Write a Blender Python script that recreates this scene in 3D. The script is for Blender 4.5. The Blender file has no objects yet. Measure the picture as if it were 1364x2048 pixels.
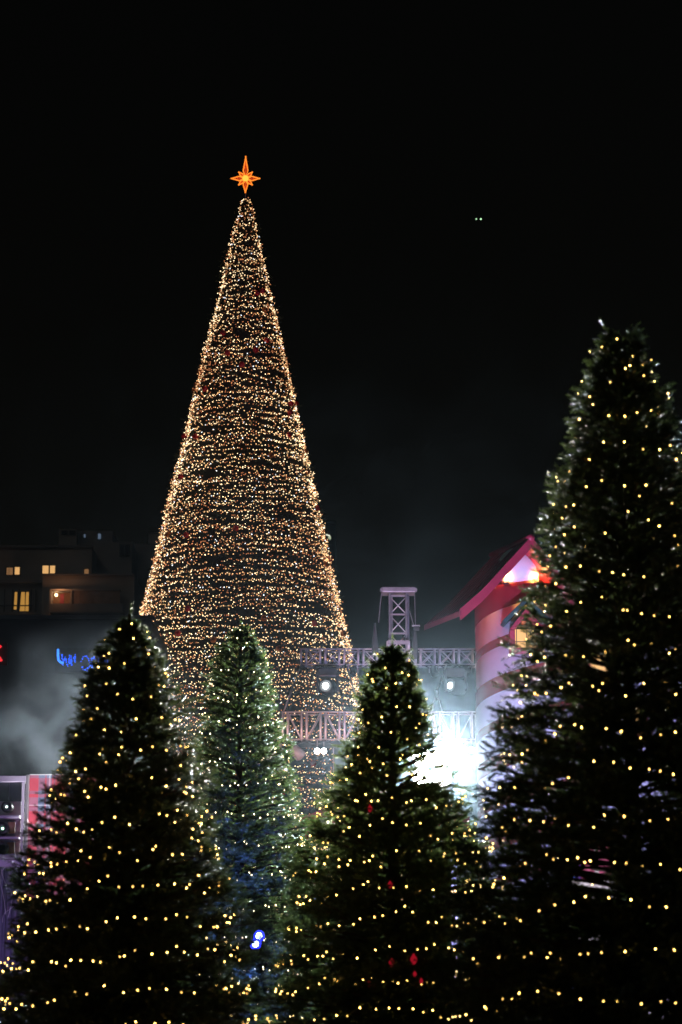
import bpy, math, random
import numpy as np
from mathutils import Vector, Matrix

# ------------------------------------------------------------------ camera, sky, city fill light, exposure
S = bpy.context.scene
C = S.collection
R = math.radians
CAM_Z, PITCH, F = 1.7, R(12.0), 4265.0          # eye height, tilt up, focal length in photo pixels (1364 x 2048)
cam = bpy.data.cameras.new('camera'); cam_o = bpy.data.objects.new('camera', cam); C.objects.link(cam_o)
cam.sensor_fit = 'VERTICAL'; cam.sensor_height = 36.0; cam.sensor_width = 24.0
cam.lens = F * 36.0 / 2048.0
cam.clip_start = 0.1; cam.clip_end = 3000
cam_o.location = (0, 0, CAM_Z); cam_o.rotation_euler = (math.pi / 2 + PITCH, 0, 0)
cam.dof.use_dof = True; cam.dof.focus_distance = 31.0; cam.dof.aperture_fstop = 3.3
S.camera = cam_o

W = bpy.data.worlds.new('World'); S.world = W; W.use_nodes = True
wn = W.node_tree.nodes; wl = W.node_tree.links
bg = wn['Background']
sky = wn.new('ShaderNodeTexSky'); sky.sky_type = 'NISHITA'; sky.sun_disc = False
sky.sun_elevation = R(2.0); sky.sun_rotation = R(200); sky.air_density = 1.5; sky.dust_density = 4.0
desat = wn.new('ShaderNodeHueSaturation'); desat.inputs['Saturation'].default_value = 0.6
wl.new(sky.outputs[0], desat.inputs['Color']); wl.new(desat.outputs[0], bg.inputs[0])
bg.inputs[1].default_value = 0.0017

city_fill = bpy.data.lights.new('city_fill', 'SUN'); city_fill.energy = 0.034; city_fill.angle = R(8); city_fill.color = (1.0, 0.93, 0.85)  # faint sun lamp added in place of city light on the facades
city_fill_o = bpy.data.objects.new('city_fill', city_fill); C.objects.link(city_fill_o)
city_fill_o.rotation_euler = (R(58), 0, R(-28))

S.view_settings.view_transform = 'Standard'; S.view_settings.look = 'None'
S.view_settings.exposure = 0.0; S.view_settings.gamma = 1.0; S.view_settings.use_curve_mapping = False
S.render.engine = 'CYCLES'
cy = S.cycles
cy.max_bounces = 4; cy.diffuse_bounces = 2; cy.glossy_bounces = 2; cy.transmission_bounces = 3
cy.volume_bounces = 0; cy.transparent_max_bounces = 8
cy.caustics_reflective = False; cy.caustics_refractive = False
cy.sample_clamp_indirect = 2.0; cy.sample_clamp_direct = 0.0
cy.use_denoising = True; cy.denoiser = 'OPENIMAGEDENOISE'
cy.use_light_tree = True
cy.use_adaptive_sampling = True; cy.adaptive_threshold = 0.015
cy.volume_step_rate = 1.0; cy.volume_max_steps = 96
try: cy.film_exposure = 1.0
except Exception: pass

# ------------------------------------------------------------------ helpers
_f = np.array([0, math.cos(PITCH), math.sin(PITCH)]); _u = np.array([0, -math.sin(PITCH), math.cos(PITCH)])
def P(px, py, Y):
    """point on the plane y = Y that stands at photo pixel (px, py)"""
    d = np.array([(px - 682.0) / F, 0, 0]) + _u * ((1024.0 - py) / F) + _f
    d = d * (Y / d[1])
    return np.array([d[0], Y, d[2] + CAM_Z])
def pxs(Y): return Y / F
rng = np.random.default_rng(7)
rnd = random.Random(11)

OFF = {}
def tag(o, label=None, cat=None, group=None, kind=None):
    if label: o['label'] = label
    if cat: o['category'] = cat
    if group: o['group'] = group
    if kind: o['kind'] = kind
    return o
def thing(name, label, cat, loc, group=None):
    o = bpy.data.objects.new(name, None); C.objects.link(o); o.location = tuple(loc)
    o.empty_display_size = 0.2
    OFF[o] = np.array(loc, float)
    return tag(o, label, cat, group)
def link(name, me, parent=None, loc=None):
    o = bpy.data.objects.new(name, me); C.objects.link(o)
    off = OFF[parent] if parent is not None else np.zeros(3)
    if parent is not None: o.parent = parent
    OFF[o] = off
    if loc is not None: o.location = tuple(np.array(loc, float) - off)
    return o
def mesh(name, v, f, mat=None, off=(0, 0, 0), smooth=False):
    me = bpy.data.meshes.new(name)
    v = np.asarray(v, float) - np.asarray(off, float)
    me.from_pydata([tuple(x) for x in v], [], [tuple(x) for x in f])
    if mat is not None:
        for m in (mat if isinstance(mat, (list, tuple)) else [mat]): me.materials.append(m)
    if smooth:
        me.polygons.foreach_set('use_smooth', [True] * len(me.polygons))
    me.update()
    return me
def obj(name, vf, mat, parent=None, smooth=False):
    """one mesh object from world-space (verts, faces)"""
    off = OFF[parent] if parent is not None else np.zeros(3)
    return link(name, mesh(name, vf[0], vf[1], mat, off, smooth), parent)
def join(*vfs):
    V, Fc, n = [], [], 0
    for v, f in vfs:
        V.extend([tuple(x) for x in v]); Fc.extend([tuple(i + n for i in q) for q in f]); n += len(v)
    return V, Fc
def box(c, s, rz=0.0, bev=0.0):
    c = np.array(c, float); hx, hy, hz = [x / 2 for x in s]
    if bev <= 0:
        v = [(x, y, z) for x in (-hx, hx) for y in (-hy, hy) for z in (-hz, hz)]
        f = [(0, 1, 3, 2), (4, 6, 7, 5), (0, 4, 5, 1), (2, 3, 7, 6), (0, 2, 6, 4), (1, 5, 7, 3)]
    else:
        import bmesh
        bm = bmesh.new(); bmesh.ops.create_cube(bm, size=1.0)
        for w in bm.verts: w.co = Vector((w.co.x * s[0], w.co.y * s[1], w.co.z * s[2]))
        bmesh.ops.bevel(bm, geom=list(bm.edges), offset=bev, segments=2, affect='EDGES', profile=0.6)
        bm.verts.ensure_lookup_table(); bm.verts.index_update()
        v = [tuple(w.co) for w in bm.verts]; f = [tuple(w.index for w in q.verts) for q in bm.faces]; bm.free()
    cz, sz = math.cos(rz), math.sin(rz)
    return [(c[0] + x * cz - y * sz, c[1] + x * sz + y * cz, c[2] + z) for x, y, z in v], f
def frame_of(d):
    d = np.asarray(d, float); d = d / (np.linalg.norm(d) + 1e-12)
    a = np.array([0, 0, 1.0]) if abs(d[2]) < 0.95 else np.array([1.0, 0, 0])
    u = np.cross(a, d); u /= np.linalg.norm(u)
    return d, u, np.cross(d, u)
def tube(pts, r, n=8, cap=True):
    pts = [np.array(p, float) for p in pts]; k = len(pts)
    rs = r if isinstance(r, (list, tuple, np.ndarray)) else [r] * k
    V, Fc = [], []
    for i, p in enumerate(pts):
        d = pts[min(i + 1, k - 1)] - pts[max(i - 1, 0)]
        d, u, w = frame_of(d)
        for j in range(n):
            a = 2 * math.pi * j / n
            V.append(p + (u * math.cos(a) + w * math.sin(a)) * rs[i])
    for i in range(k - 1):
        for j in range(n):
            Fc.append((i * n + j, i * n + (j + 1) % n, (i + 1) * n + (j + 1) % n, (i + 1) * n + j))
    if cap:
        Fc.append(tuple(range(n))[::-1]); Fc.append(tuple((k - 1) * n + j for j in range(n)))
    return V, Fc
def lathe(c, prof, n=24, axis=(0, 0, 1), cap=True):
    """prof: list of (radius, distance along axis)"""
    d, u, w = frame_of(axis); c = np.array(c, float)
    V, Fc = [], []; k = len(prof)
    for r, h in prof:
        for j in range(n):
            a = 2 * math.pi * j / n
            V.append(c + d * h + (u * math.cos(a) + w * math.sin(a)) * r)
    for i in range(k - 1):
        for j in range(n):
            Fc.append((i * n + j, i * n + (j + 1) % n, (i + 1) * n + (j + 1) % n, (i + 1) * n + j))
    if cap:
        Fc.append(tuple(range(n))[::-1]); Fc.append(tuple((k - 1) * n + j for j in range(n)))
    return V, Fc
def sphere(c, r, n=16, m=10, sc=(1, 1, 1)):
    V, Fc = [], []
    for i in range(m + 1):
        t = math.pi * i / m
        for j in range(n):
            a = 2 * math.pi * j / n
            rr = max(math.sin(t), 1e-3)
            V.append((c[0] + r * sc[0] * rr * math.cos(a), c[1] + r * sc[1] * rr * math.sin(a), c[2] - r * sc[2] * math.cos(t)))
    for i in range(m):
        for j in range(n):
            Fc.append((i * n + j, i * n + (j + 1) % n, (i + 1) * n + (j + 1) % n, (i + 1) * n + j))
    return V, Fc
def slab(poly, th):
    """a polygon (3D points, planar) given thickness along its normal"""
    p = [np.array(q, float) for q in poly]; n = np.cross(p[1] - p[0], p[2] - p[0]); n /= np.linalg.norm(n)
    k = len(p); V = p + [q - n * th for q in p]
    Fc = [tuple(range(k)), tuple(range(2 * k - 1, k - 1, -1))]
    for i in range(k): j = (i + 1) % k; Fc.append((i, i + k, j + k, j))
    return V, Fc

# ------------------------------------------------------------------ materials
def mat(name, col, rough=0.6, metal=0.0, vary=0.25, scale=3.0, bump=0.0, spec=0.5, transl=0.0):
    m = bpy.data.materials.new(name); m.use_nodes = True
    nt = m.node_tree; b = nt.nodes['Principled BSDF']
    b.inputs['Roughness'].default_value = rough; b.inputs['Metallic'].default_value = metal
    b.inputs['Specular IOR Level'].default_value = spec
    tc = nt.nodes.new('ShaderNodeTexCoord'); nz = nt.nodes.new('ShaderNodeTexNoise')
    nz.inputs['Scale'].default_value = scale; nz.inputs['Detail'].default_value = 4
    nt.links.new(tc.outputs['Object'], nz.inputs['Vector'])
    rp = nt.nodes.new('ShaderNodeValToRGB')
    rp.color_ramp.elements[0].position = 0.3; rp.color_ramp.elements[1].position = 0.7
    rp.color_ramp.elements[0].color = tuple(c * (1 - vary) for c in col) + (1,)
    rp.color_ramp.elements[1].color = tuple(min(1, c * (1 + vary)) for c in col) + (1,)
    nt.links.new(nz.outputs['Fac'], rp.inputs['Fac']); nt.links.new(rp.outputs[0], b.inputs['Base Color'])
    if bump > 0:
        bp = nt.nodes.new('ShaderNodeBump'); bp.inputs['Strength'].default_value = bump; bp.inputs['Distance'].default_value = 0.02
        nt.links.new(nz.outputs['Fac'], bp.inputs['Height']); nt.links.new(bp.outputs[0], b.inputs['Normal'])
    if transl > 0:
        tr = nt.nodes.new('ShaderNodeBsdfTranslucent'); mx = nt.nodes.new('ShaderNodeMixShader'); mx.inputs[0].default_value = transl
        tr.inputs[0].default_value = tuple(col) + (1,) if col[0] > .2 else (col[0] * 3.4, col[1] * 2.7, col[2] * 1.7, 1)
        nt.links.new(b.outputs[0], mx.inputs[1]); nt.links.new(tr.outputs[0], mx.inputs[2])
        nt.links.new(mx.outputs[0], nt.nodes['Material Output'].inputs[0])
    return m
def glow(name, col, strength, sampling='AUTO', spread=0.0):
    """a surface that gives off light; spread: brightness differs from bulb to bulb"""
    m = bpy.data.materials.new(name); m.use_nodes = True
    nt = m.node_tree; nt.nodes.remove(nt.nodes['Principled BSDF'])
    e = nt.nodes.new('ShaderNodeEmission'); e.inputs[0].default_value = tuple(col) + (1,); e.inputs[1].default_value = strength
    if spread > 0:
        oi = nt.nodes.new('ShaderNodeObjectInfo'); mr = nt.nodes.new('ShaderNodeMapRange')
        mr.inputs['To Min'].default_value = strength * (1 - spread); mr.inputs['To Max'].default_value = strength * (1 + spread)
        nt.links.new(oi.outputs['Random'], mr.inputs['Value']); nt.links.new(mr.outputs[0], e.inputs[1])
    nt.links.new(e.outputs[0], nt.nodes['Material Output'].inputs[0])
    m.cycles.emission_sampling = sampling
    return m

M = {}
M['ground'] = mat('asphalt', (0.05, 0.05, 0.052), 0.8, vary=0.3, scale=1.2, bump=0.3)
M['needle'] = mat('pine_needle', (0.036, 0.062, 0.026), 0.38, vary=0.45, scale=2.5, transl=0.3)
M['needle_dark'] = mat('pine_needle_dark', (0.03, 0.05, 0.022), 0.4, vary=0.45, scale=2.5, transl=0.14)
M['needle_mid'] = mat('pine_needle_fresh', (0.045, 0.075, 0.03), 0.38, vary=0.4, scale=2.5, transl=0.24)
M['needle_far'] = mat('pine_needle_giant', (0.035, 0.05, 0.025), 0.6, vary=0.4, scale=0.6)
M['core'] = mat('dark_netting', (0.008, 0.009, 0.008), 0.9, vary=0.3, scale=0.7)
M['bark'] = mat('brown_bark', (0.06, 0.035, 0.02), 0.85, vary=0.4, scale=8)
M['wire'] = mat('green_wire', (0.01, 0.02, 0.01), 0.5, vary=0.1)
M['alu'] = mat('aluminium_truss', (0.62, 0.6, 0.6), 0.45, 0.35, vary=0.2, scale=6)
M['alu_dark'] = mat('dull_steel', (0.28, 0.27, 0.28), 0.5, 0.4, vary=0.25, scale=5)
M['black'] = mat('black_plastic', (0.02, 0.02, 0.022), 0.45, vary=0.2, scale=6)
M['grey'] = mat('grey_plastic', (0.22, 0.22, 0.24), 0.5, vary=0.2, scale=6)
M['cloth_dark'] = mat('dark_fabric', (0.03, 0.03, 0.035), 0.9, vary=0.3, scale=4)
M['white'] = mat('white_paint', (0.72, 0.71, 0.72), 0.55, vary=0.06, scale=2.0, bump=0.05)
M['red'] = mat('candy_red_paint', (0.19, 0.008, 0.016), 0.85, vary=0.12, scale=3, spec=.2)
M['roof_red'] = mat('red_roof_felt', (0.3, 0.02, 0.05), 0.55, vary=0.2, scale=4)
M['trim_red'] = mat('red_trim', (0.42, 0.03, 0.06), 0.45, vary=0.15, scale=5)
M['green_roof'] = mat('green_roof_felt', (0.02, 0.06, 0.05), 0.6, vary=0.2, scale=5)
M['awning'] = mat('crimson_awning', (0.35, 0.015, 0.05), 0.75, vary=0.15, scale=5, transl=.5)
M['concrete'] = mat('stained_concrete', (0.4, 0.38, 0.35), 0.9, vary=0.18, scale=0.35)
M['concrete2'] = mat('grey_render', (0.3, 0.3, 0.3), 0.9, vary=0.18, scale=0.3)
M['slate'] = mat('dark_slate_cladding', (.045, .05, .055), .8, vary=.3, scale=.5)
M['glass_dark'] = mat('dark_glass', (0.03, 0.04, 0.05), 0.15, vary=0.1)
M['brown'] = mat('brown_board', (0.3, 0.16, 0.08), 0.6, vary=0.2, scale=9)
M['pink'] = mat('pink_paper', (0.72, 0.16, 0.3), 0.5, vary=0.1, scale=4)
M['bauble'] = mat('red_bauble', (0.5, 0.02, 0.03), 0.25, vary=0.1)
M['gold_bauble'] = mat('copper_bauble', (0.5, 0.18, 0.06), 0.3, 0.5, vary=0.1)
M['drape'] = mat('grey_blue_drape', (0.2, 0.2, 0.3), 0.85, vary=0.25, scale=1.5)
M['screen'] = mat('dark_screen', (0.03, 0.05, 0.055), 0.35, vary=0.2, scale=2)

G = {}
G['bulb'] = glow('warm_bulb', (1.0, 0.56, 0.13), 15.0, 'FRONT', 0.7)
G['bulb_join'] = glow('warm_bulb_far_side', (1.0, 0.66, 0.2), 15.0, 'NONE')
G['bulb_mid'] = glow('pale_bulb', (1.0, 0.78, 0.44), 7.5, 'FRONT', 0.5)
G['bulb_mid_join'] = glow('pale_bulb_far_side', (1.0, 0.8, 0.48), 9.0, 'NONE')
G['g_white'] = glow('giant_bulb_warm_white', (1.0, 0.73, 0.42), 4.3, 'NONE')
G['g_amber'] = glow('giant_bulb_amber', (1.0, 0.57, 0.25), 2.8, 'NONE')
G['g_orange'] = glow('giant_bulb_orange', (1.0, 0.36, 0.15), 1.2, 'NONE')
G['g_cool'] = glow('giant_bulb_cool', (0.85, 0.9, 1.0), 3.6, 'NONE')
G['lens'] = glow('stage_lamp_lens', (0.92, 0.97, 1.0), 14.0, 'NONE')
G['blinder'] = glow('blinder_lens', (1.0, 0.97, 0.9), 60.0, 'NONE')

# ------------------------------------------------------------------ ground
ground = obj('ground', ([(-600, -60, 0), (600, -60, 0), (600, 900, 0), (-600, 900, 0)], [(0, 1, 2, 3)]), M['ground'])
tag(ground, kind='structure')
# paved square in front of the stage
paving = obj('pavement', box((0, 30, 0.02), (60, 50, 0.05)), M['concrete2']); tag(paving, kind='structure')

# ------------------------------------------------------------------ conifers
def needles(pos, dirs, lens, n, nlen, nwid, seed, stem=0.0025):
    """bottle-brush twigs: many thin needle triangles round each twig; returns verts, tris"""
    g = np.random.default_rng(seed); k = len(pos)
    d = dirs / np.linalg.norm(dirs, axis=1, keepdims=True)
    a = np.where(np.abs(d[:, 2:3]) < 0.9, np.array([[0, 0, 1.0]]), np.array([[1.0, 0, 0]]))
    u = np.cross(a, d); u /= np.linalg.norm(u, axis=1, keepdims=True); w = np.cross(d, u)
    t = (np.arange(n)[None, :] + g.random((k, n))) / n
    az = g.random((k, n)) * 2 * math.pi
    al = np.radians(g.uniform(34, 74, (k, n)) * (1 - .35 * t ** 4))
    ln = nlen * g.uniform(0.85, 1.08, (k, n)) * (1 - 0.3 * t ** 4)
    rad = u[:, None, :] * np.cos(az)[..., None] + w[:, None, :] * np.sin(az)[..., None]
    tang = -u[:, None, :] * np.sin(az)[..., None] + w[:, None, :] * np.cos(az)[..., None]
    base = pos[:, None, :] + d[:, None, :] * (t * lens[:, None])[..., None]
    nd = d[:, None, :] * np.cos(al)[..., None] + rad * np.sin(al)[..., None]
    tip = base + nd * ln[..., None]
    b0 = base + tang * nwid * 0.5; b1 = base - tang * nwid * 0.5
    V = np.stack([b0, b1, tip], 2).reshape(-1, 3)
    T = np.arange(len(V)).reshape(-1, 3)
    # twig stems
    e = pos + d * lens[:, None]
    sv = np.stack([pos + u * stem, pos + (-0.5 * u + 0.87 * w) * stem, pos + (-0.5 * u - 0.87 * w) * stem, e], 1).reshape(-1, 3)
    b = np.arange(k)[:, None] * 4 + len(V)
    st = np.concatenate([b + np.array([0, 1, 3]), b + np.array([1, 2, 3]), b + np.array([2, 0, 3])], 0)
    return np.concatenate([V, sv]), np.concatenate([T, st])
def tri_obj(name, V, T, mats, parent, midx=None):
    me = bpy.data.meshes.new(name)
    V = np.ascontiguousarray(V - OFF[parent], dtype=np.float32); T = np.ascontiguousarray(T, dtype=np.int32)
    me.vertices.add(len(V)); me.vertices.foreach_set('co', V.ravel())
    me.loops.add(T.size); me.loops.foreach_set('vertex_index', T.ravel())
    me.polygons.add(len(T)); me.polygons.foreach_set('loop_start', np.arange(0, T.size, 3, dtype=np.int32))
    for m in (mats if isinstance(mats, (list, tuple)) else [mats]): me.materials.append(m)
    if midx is not None: me.polygons.foreach_set('material_index', midx.astype(np.int32))
    me.update(); me.validate()
    return link(name, me, parent)

def bulb_mesh(name, r, mat_):
    v, f = sphere((0, 0, 0), r, 6, 4, (1, 1, 1.5)); return mesh(name, v, f, mat_)

def conifer(label, base, H, prof, seed, tiers, per, needle_m, bulb_m, bulb_j, pitch, spacing, gaps=(), lean=0.0,
            n_needles=42, nw=0.006, lr=0.0037, zmin=0.35, blunt=False, wander=0.05):
    g = np.random.default_rng(seed); base = np.array(base, float)
    root = thing('christmas_tree', label, 'christmas tree', base, None)
    axis = lambda z: np.array([lean * (z / H), 0, 0])
    obj('trunk', tube([base + axis(z) + (0, 0, z) for z in (0, H * .3, H * .65, H * .98)], [0.07, 0.055, 0.032, 0.01], 8), M['bark'], root)
    pos, dr, ln = [], [], []; limbs = []
    for ti in range(tiers):
        t = (ti + 0.5) / tiers
        z0 = zmin + (H - 0.17 - zmin) * t
        nl = max(6, int(round(per * (0.4 + 0.6 * (1 - t)))))
        a0 = g.random() * 6.28
        tier_scale = g.uniform(0.93, 1.06)
        for k in range(nl):
            a = a0 + 2 * math.pi * (k + g.uniform(-.3, .3)) / nl
            el = math.radians(4 + 38 * t ** 1.5 + g.uniform(-6, 6))
            zt = z0
            L = prof(min(zt + 0.06, H)) * tier_scale * g.uniform(0.86, 1.05) * (1.1 if g.random() < .12 else 1.0) * 1.04 * (1 + .06 * math.sin(3 * a + 6.1 * z0 + seed) + .05 * math.sin(5 * a - 9.3 * z0))
            if L < 0.02: continue
            r_ = np.array([math.cos(a), math.sin(a), 0]); s_ = np.array([-math.sin(a), math.cos(a), 0])
            p0 = base + axis(z0) + np.array([0, 0, z0 - L * 0.12])
            droop = g.uniform(0.0, 0.16)
            pt = lambda f: p0 + r_ * (L * f) + np.array([0, 0, L * f * math.tan(el) * 0.7 - droop * L * f * f])
            limbs.append((p0, pt(0.5), pt(0.93)))
            # fans of finger-like shoots: one at the end of the limb, others further in
            fans = [1.0, 0.72, 0.46] if L > .45 else ([1.0, 0.6] if L > .2 else [1.0])
            if L > .7: fans += [0.86, 0.3]
            if L > 1.0: fans += [0.93, 0.6]
            for f in fans:
                nf = int(g.integers(5, 8)) if f == 1.0 else int(g.integers(4, 7))
                sp_ = g.uniform(42, 70)
                for b in np.linspace(-sp_, sp_, nf):
                    b = math.radians(b + g.uniform(-9, 9)); lt = g.uniform(0.11, 0.175) * min(1.0, .28 + L * 1.7) * (1.0 - .25 * abs(b))
                    d = r_ * math.cos(b) + s_ * math.sin(b) + np.array([0, 0, g.uniform(-0.45, 0.75)])
                    q = pt(f) - r_ * lt * (0.8 if f == 1.0 else 0.3) + s_ * math.sin(b) * .03 + np.array([0, 0, g.uniform(-.06, .06)])
                    pos.append(q); dr.append(d); ln.append(lt)
    # leader shoots at the tip
    if not blunt:
        for k in range(3):
            pos.append(base + axis(H) + np.array([0, 0, H - 0.26 + 0.05 * k])); dr.append(np.array([g.uniform(-.1, .1), g.uniform(-.1, .1), 1.0])); ln.append(0.15)
        for k in range(9):
            a = g.random() * 6.28
            pos.append(base + axis(H) + np.array([0, 0, H - 0.30 + 0.01 * k])); dr.append(np.array([math.cos(a), math.sin(a), g.uniform(.7, 1.3)])); ln.append(g.uniform(.1, .14))
    else:
        for k in range(26):
            a = g.random() * 6.28; o_ = g.uniform(0, .1)
            pos.append(base + axis(H) + np.array([math.cos(a) * o_, math.sin(a) * o_, H - g.uniform(.12, .32)])); dr.append(np.array([math.cos(a), math.sin(a), g.uniform(.3, 1.4)])); ln.append(g.uniform(.12, .17))
    pos = np.array(pos); dr = np.array(dr); ln = np.array(ln)
    keep = np.ones(len(pos), bool)
    mid = pos + dr / np.linalg.norm(dr, axis=1, keepdims=True) * ln[:, None] * .5
    for (a, b, hw, hh, pr) in gaps:      # natural openings: a line through the crown from a to b, half width, half height
        a, b = np.array(a), np.array(b); u = (mid[:, 1] - a[1]) / (b[1] - a[1])
        c = a + (b - a) * u[:, None]
        ins = (np.abs(mid[:, 0] - c[:, 0]) / hw) ** 2 + (np.abs(mid[:, 2] - c[:, 2]) / hh) ** 2 < 1
        keep &= ~(ins & (g.random(len(pos)) < pr))
    pos, dr, ln = pos[keep], dr[keep], ln[keep]
    V, T = needles(pos, dr, ln, n_needles, 0.035, nw, seed + 1)
    tri_obj('crown', V, T, needle_m, root)
    lv, lf = [], []; n0 = 0
    for a, b, c in limbs:
        v, f = tube([a, b, c], [0.011, 0.008, 0.004], 4, False)
        lv += v; lf += [tuple(i + n0 for i in q) for q in f]; n0 += len(v)
    tag(obj('limbs', (lv, lf), M['bark'], root), kind='stuff')
    # fairy lights wound round the tree
    pts = []; z = zmin + 0.1; a = g.random() * 6.28; ph = g.random(4) * 6.28
    while z < H - 0.18:
        r = prof(z)
        ds = spacing * (g.uniform(0.6, 1.35) if g.random() > .12 else g.uniform(.2, .4))
        da = ds / max(r, 0.07)
        a += da; z += pitch * da / 6.283 * (1.0 if r > 0.2 else 0.75)
        wob = wander * (math.sin(3 * a + ph[0]) * .5 + math.sin(5.3 * a + ph[1]) * .4) + g.normal(0, 0.008 + 0.075 * (z / H) ** 2.5)
        rr = r * g.uniform(0.88, 1.0) + 0.012
        pts.append(base + axis(z) + np.array([math.cos(a) * rr, math.sin(a) * rr, min(z + wob, H - .15)]))
    pts = np.array(pts)
    wire = obj('light_string', tube(pts, 0.0022, 3, False), M['wire'], root)
    toward = -(pts[:, 1] - base[1]) / np.array([prof(max(0.05, p[2] - base[2])) + .05 for p in pts])
    infr = P(682, 2060, base[1])[2]
    score = toward + np.where(pts[:, 2] < infr, -5, 0)
    order = np.argsort(-score); front = order[:min(300, int((score > -0.25).sum()))]
    rest = order[len(front):]
    bm_ = bulb_mesh('bulb', lr, bulb_m)
    for i in front:
        o = link('bulb', bm_, wire, pts[i]); o.rotation_euler = (g.uniform(-.9, .9), g.uniform(-.9, .9), 0)
    if len(rest):
        tag(obj('far_side_bulbs', join(*[sphere(pts[i], lr, 5, 3) for i in rest]), bulb_j, wire), kind='stuff')
    return root

def prof_from(pts, H):
    zs = np.array([p[0] for p in pts]); rs = np.array([p[1] for p in pts])
    return lambda z: float(np.interp(z, zs, rs))
def px_profile(cx, Y, rows):
    """rows: (pixel y, half width in pixels) -> profile radius by height"""
    out = sorted([(P(cx, y, Y)[2], hw * pxs(Y)) for y, hw in rows])
    # carry the slope on down to the ground
    (z0, r0), (z1, r1) = out[0], out[1]
    sl = (r1 - r0) / (z1 - z0)
    return [(0.0, r0 - sl * z0 * 0.75)] + out

def plant(cx, tipy, Y, rows, **kw):
    tip = P(cx, tipy, Y); pr = px_profile(cx, Y, rows)
    return conifer(base=(tip[0], Y, 0.0), H=tip[2], prof=prof_from(pr, tip[2]), **kw)

TL = plant(260, 1203, 13.5, [(1203, 3), (1248, 12), (1275, 38), (1330, 64), (1400, 90), (1550, 138), (1700, 190), (1850, 226), (2000, 256)],
      label='fir strung with warm lights at the left, dark against the smoke', seed=21, tiers=54, per=22,
      needle_m=M['needle_dark'], bulb_m=G['bulb'], bulb_j=G['bulb_join'], pitch=0.205, spacing=0.088)
gx = P(780, 1545, 15.0)[0]
TF = plant(784, 1266, 15.0, [(1266, 3), (1302, 14), (1335, 44), (1400, 62), (1500, 88), (1550, 116), (1600, 142), (1640, 158), (1700, 188), (1850, 220), (2000, 248)],
      label='fir in the middle of the front row with a white lamp glaring behind it', seed=34, tiers=52, per=21,
      needle_m=M['needle'], bulb_m=G['bulb'], bulb_j=G['bulb_join'], pitch=0.2, spacing=0.088,
      gaps=[(P(x, y, 14), P(x, y, 16), w * pxs(15), h * pxs(15), pr) for x, y, w, h, pr in ((822, 1522, 20, 16, .9), (850, 1545, 34, 22, .9), (800, 1560, 22, 14, .7), (905, 1560, 30, 26, .7), (880, 1500, 22, 26, .6))])
G['red_glow_spot'] = glow('red_glow', (1.0, .02, .05), .28, 'NONE')  # glowing stand-ins for lit red objects behind the fir, not lamps
rl_ = mesh('red_glow_spot', *lathe((0, 0, 0), [(.004, -.03), (.016, -.018), (.022, 0), (.017, .016), (.007, .024), (.006, .034)], 10), G['red_glow_spot'], smooth=True)
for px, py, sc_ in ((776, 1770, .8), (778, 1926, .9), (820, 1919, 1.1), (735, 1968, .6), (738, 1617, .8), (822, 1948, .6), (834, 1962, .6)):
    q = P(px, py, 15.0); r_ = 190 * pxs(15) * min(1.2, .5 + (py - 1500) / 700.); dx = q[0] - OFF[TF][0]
    o = link('red_glow_spot', rl_, TF, (q[0], 15.0 - math.sqrt(max(.0, r_ * r_ - dx * dx)) - .02, P(px, py, 15.0 - r_)[2])); o.scale = (sc_,) * 3
TR = plant(1238, 648, 13.0, [(648, 8), (668, 34), (750, 68), (900, 116), (1000, 150), (1200, 186), (1350, 234), (1500, 274), (1650, 310), (1850, 348), (2000, 372)],
      label='tallest of the front firs, at the right edge, hiding part of the striped tower', seed=55, tiers=70, per=23,
      needle_m=M['needle_dark'], bulb_m=G['bulb'], bulb_j=G['bulb_join'], pitch=0.25, spacing=0.11, blunt=True, wander=0.08,
      gaps=[(P(x, y, 12), P(x, y, 14), w * pxs(13), h * pxs(13), pr) for x, y, w, h, pr in
            ((1188, 1740, 40, 46, .99), (1265, 1660, 30, 22, .8), (1180, 1640, 34, 16, .7), (1290, 1585, 26, 20, .7), (1200, 1325, 20, 24, .85), (1272, 1368, 20, 18, .75), (1330, 1600, 24, 20, .7), (1140, 1560, 22, 14, .6))])
TM = plant(482, 1233, 23.0, [(1233, 3), (1265, 14), (1290, 34), (1330, 58), (1450, 84), (1550, 110), (1650, 132), (1850, 160), (2000, 175)],
      label='fir with small pale lights standing behind the front row, its needles lit green from behind', seed=77, tiers=56, per=19,
      needle_m=M['needle_mid'], bulb_m=G['bulb_mid'], bulb_j=G['bulb_mid_join'], pitch=0.32, spacing=0.11, lr=0.0056)

# ------------------------------------------------------------------ the giant tree
GY = 75.0
gtip = P(492, 386, GY)
GB = np.array([gtip[0], GY, 0.0]); GH = gtip[2]
gz1, gr1 = P(491, 1230, GY)[2], 204 * pxs(GY)
g_r = lambda z: 6 * pxs(GY) + (gr1 - 6 * pxs(GY)) * (GH - z) / (GH - gz1)
giant = thing('giant_christmas_tree', 'towering cone shaped christmas tree covered in thousands of tiny warm lights', 'christmas tree', GB)
obj('trunk', tube([GB, GB + (0, 0, GH - .3)], [0.5, 0.06], 12), M['bark'], giant)
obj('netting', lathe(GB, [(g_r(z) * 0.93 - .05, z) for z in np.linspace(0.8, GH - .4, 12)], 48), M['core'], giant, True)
gg = np.random.default_rng(5)
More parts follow.
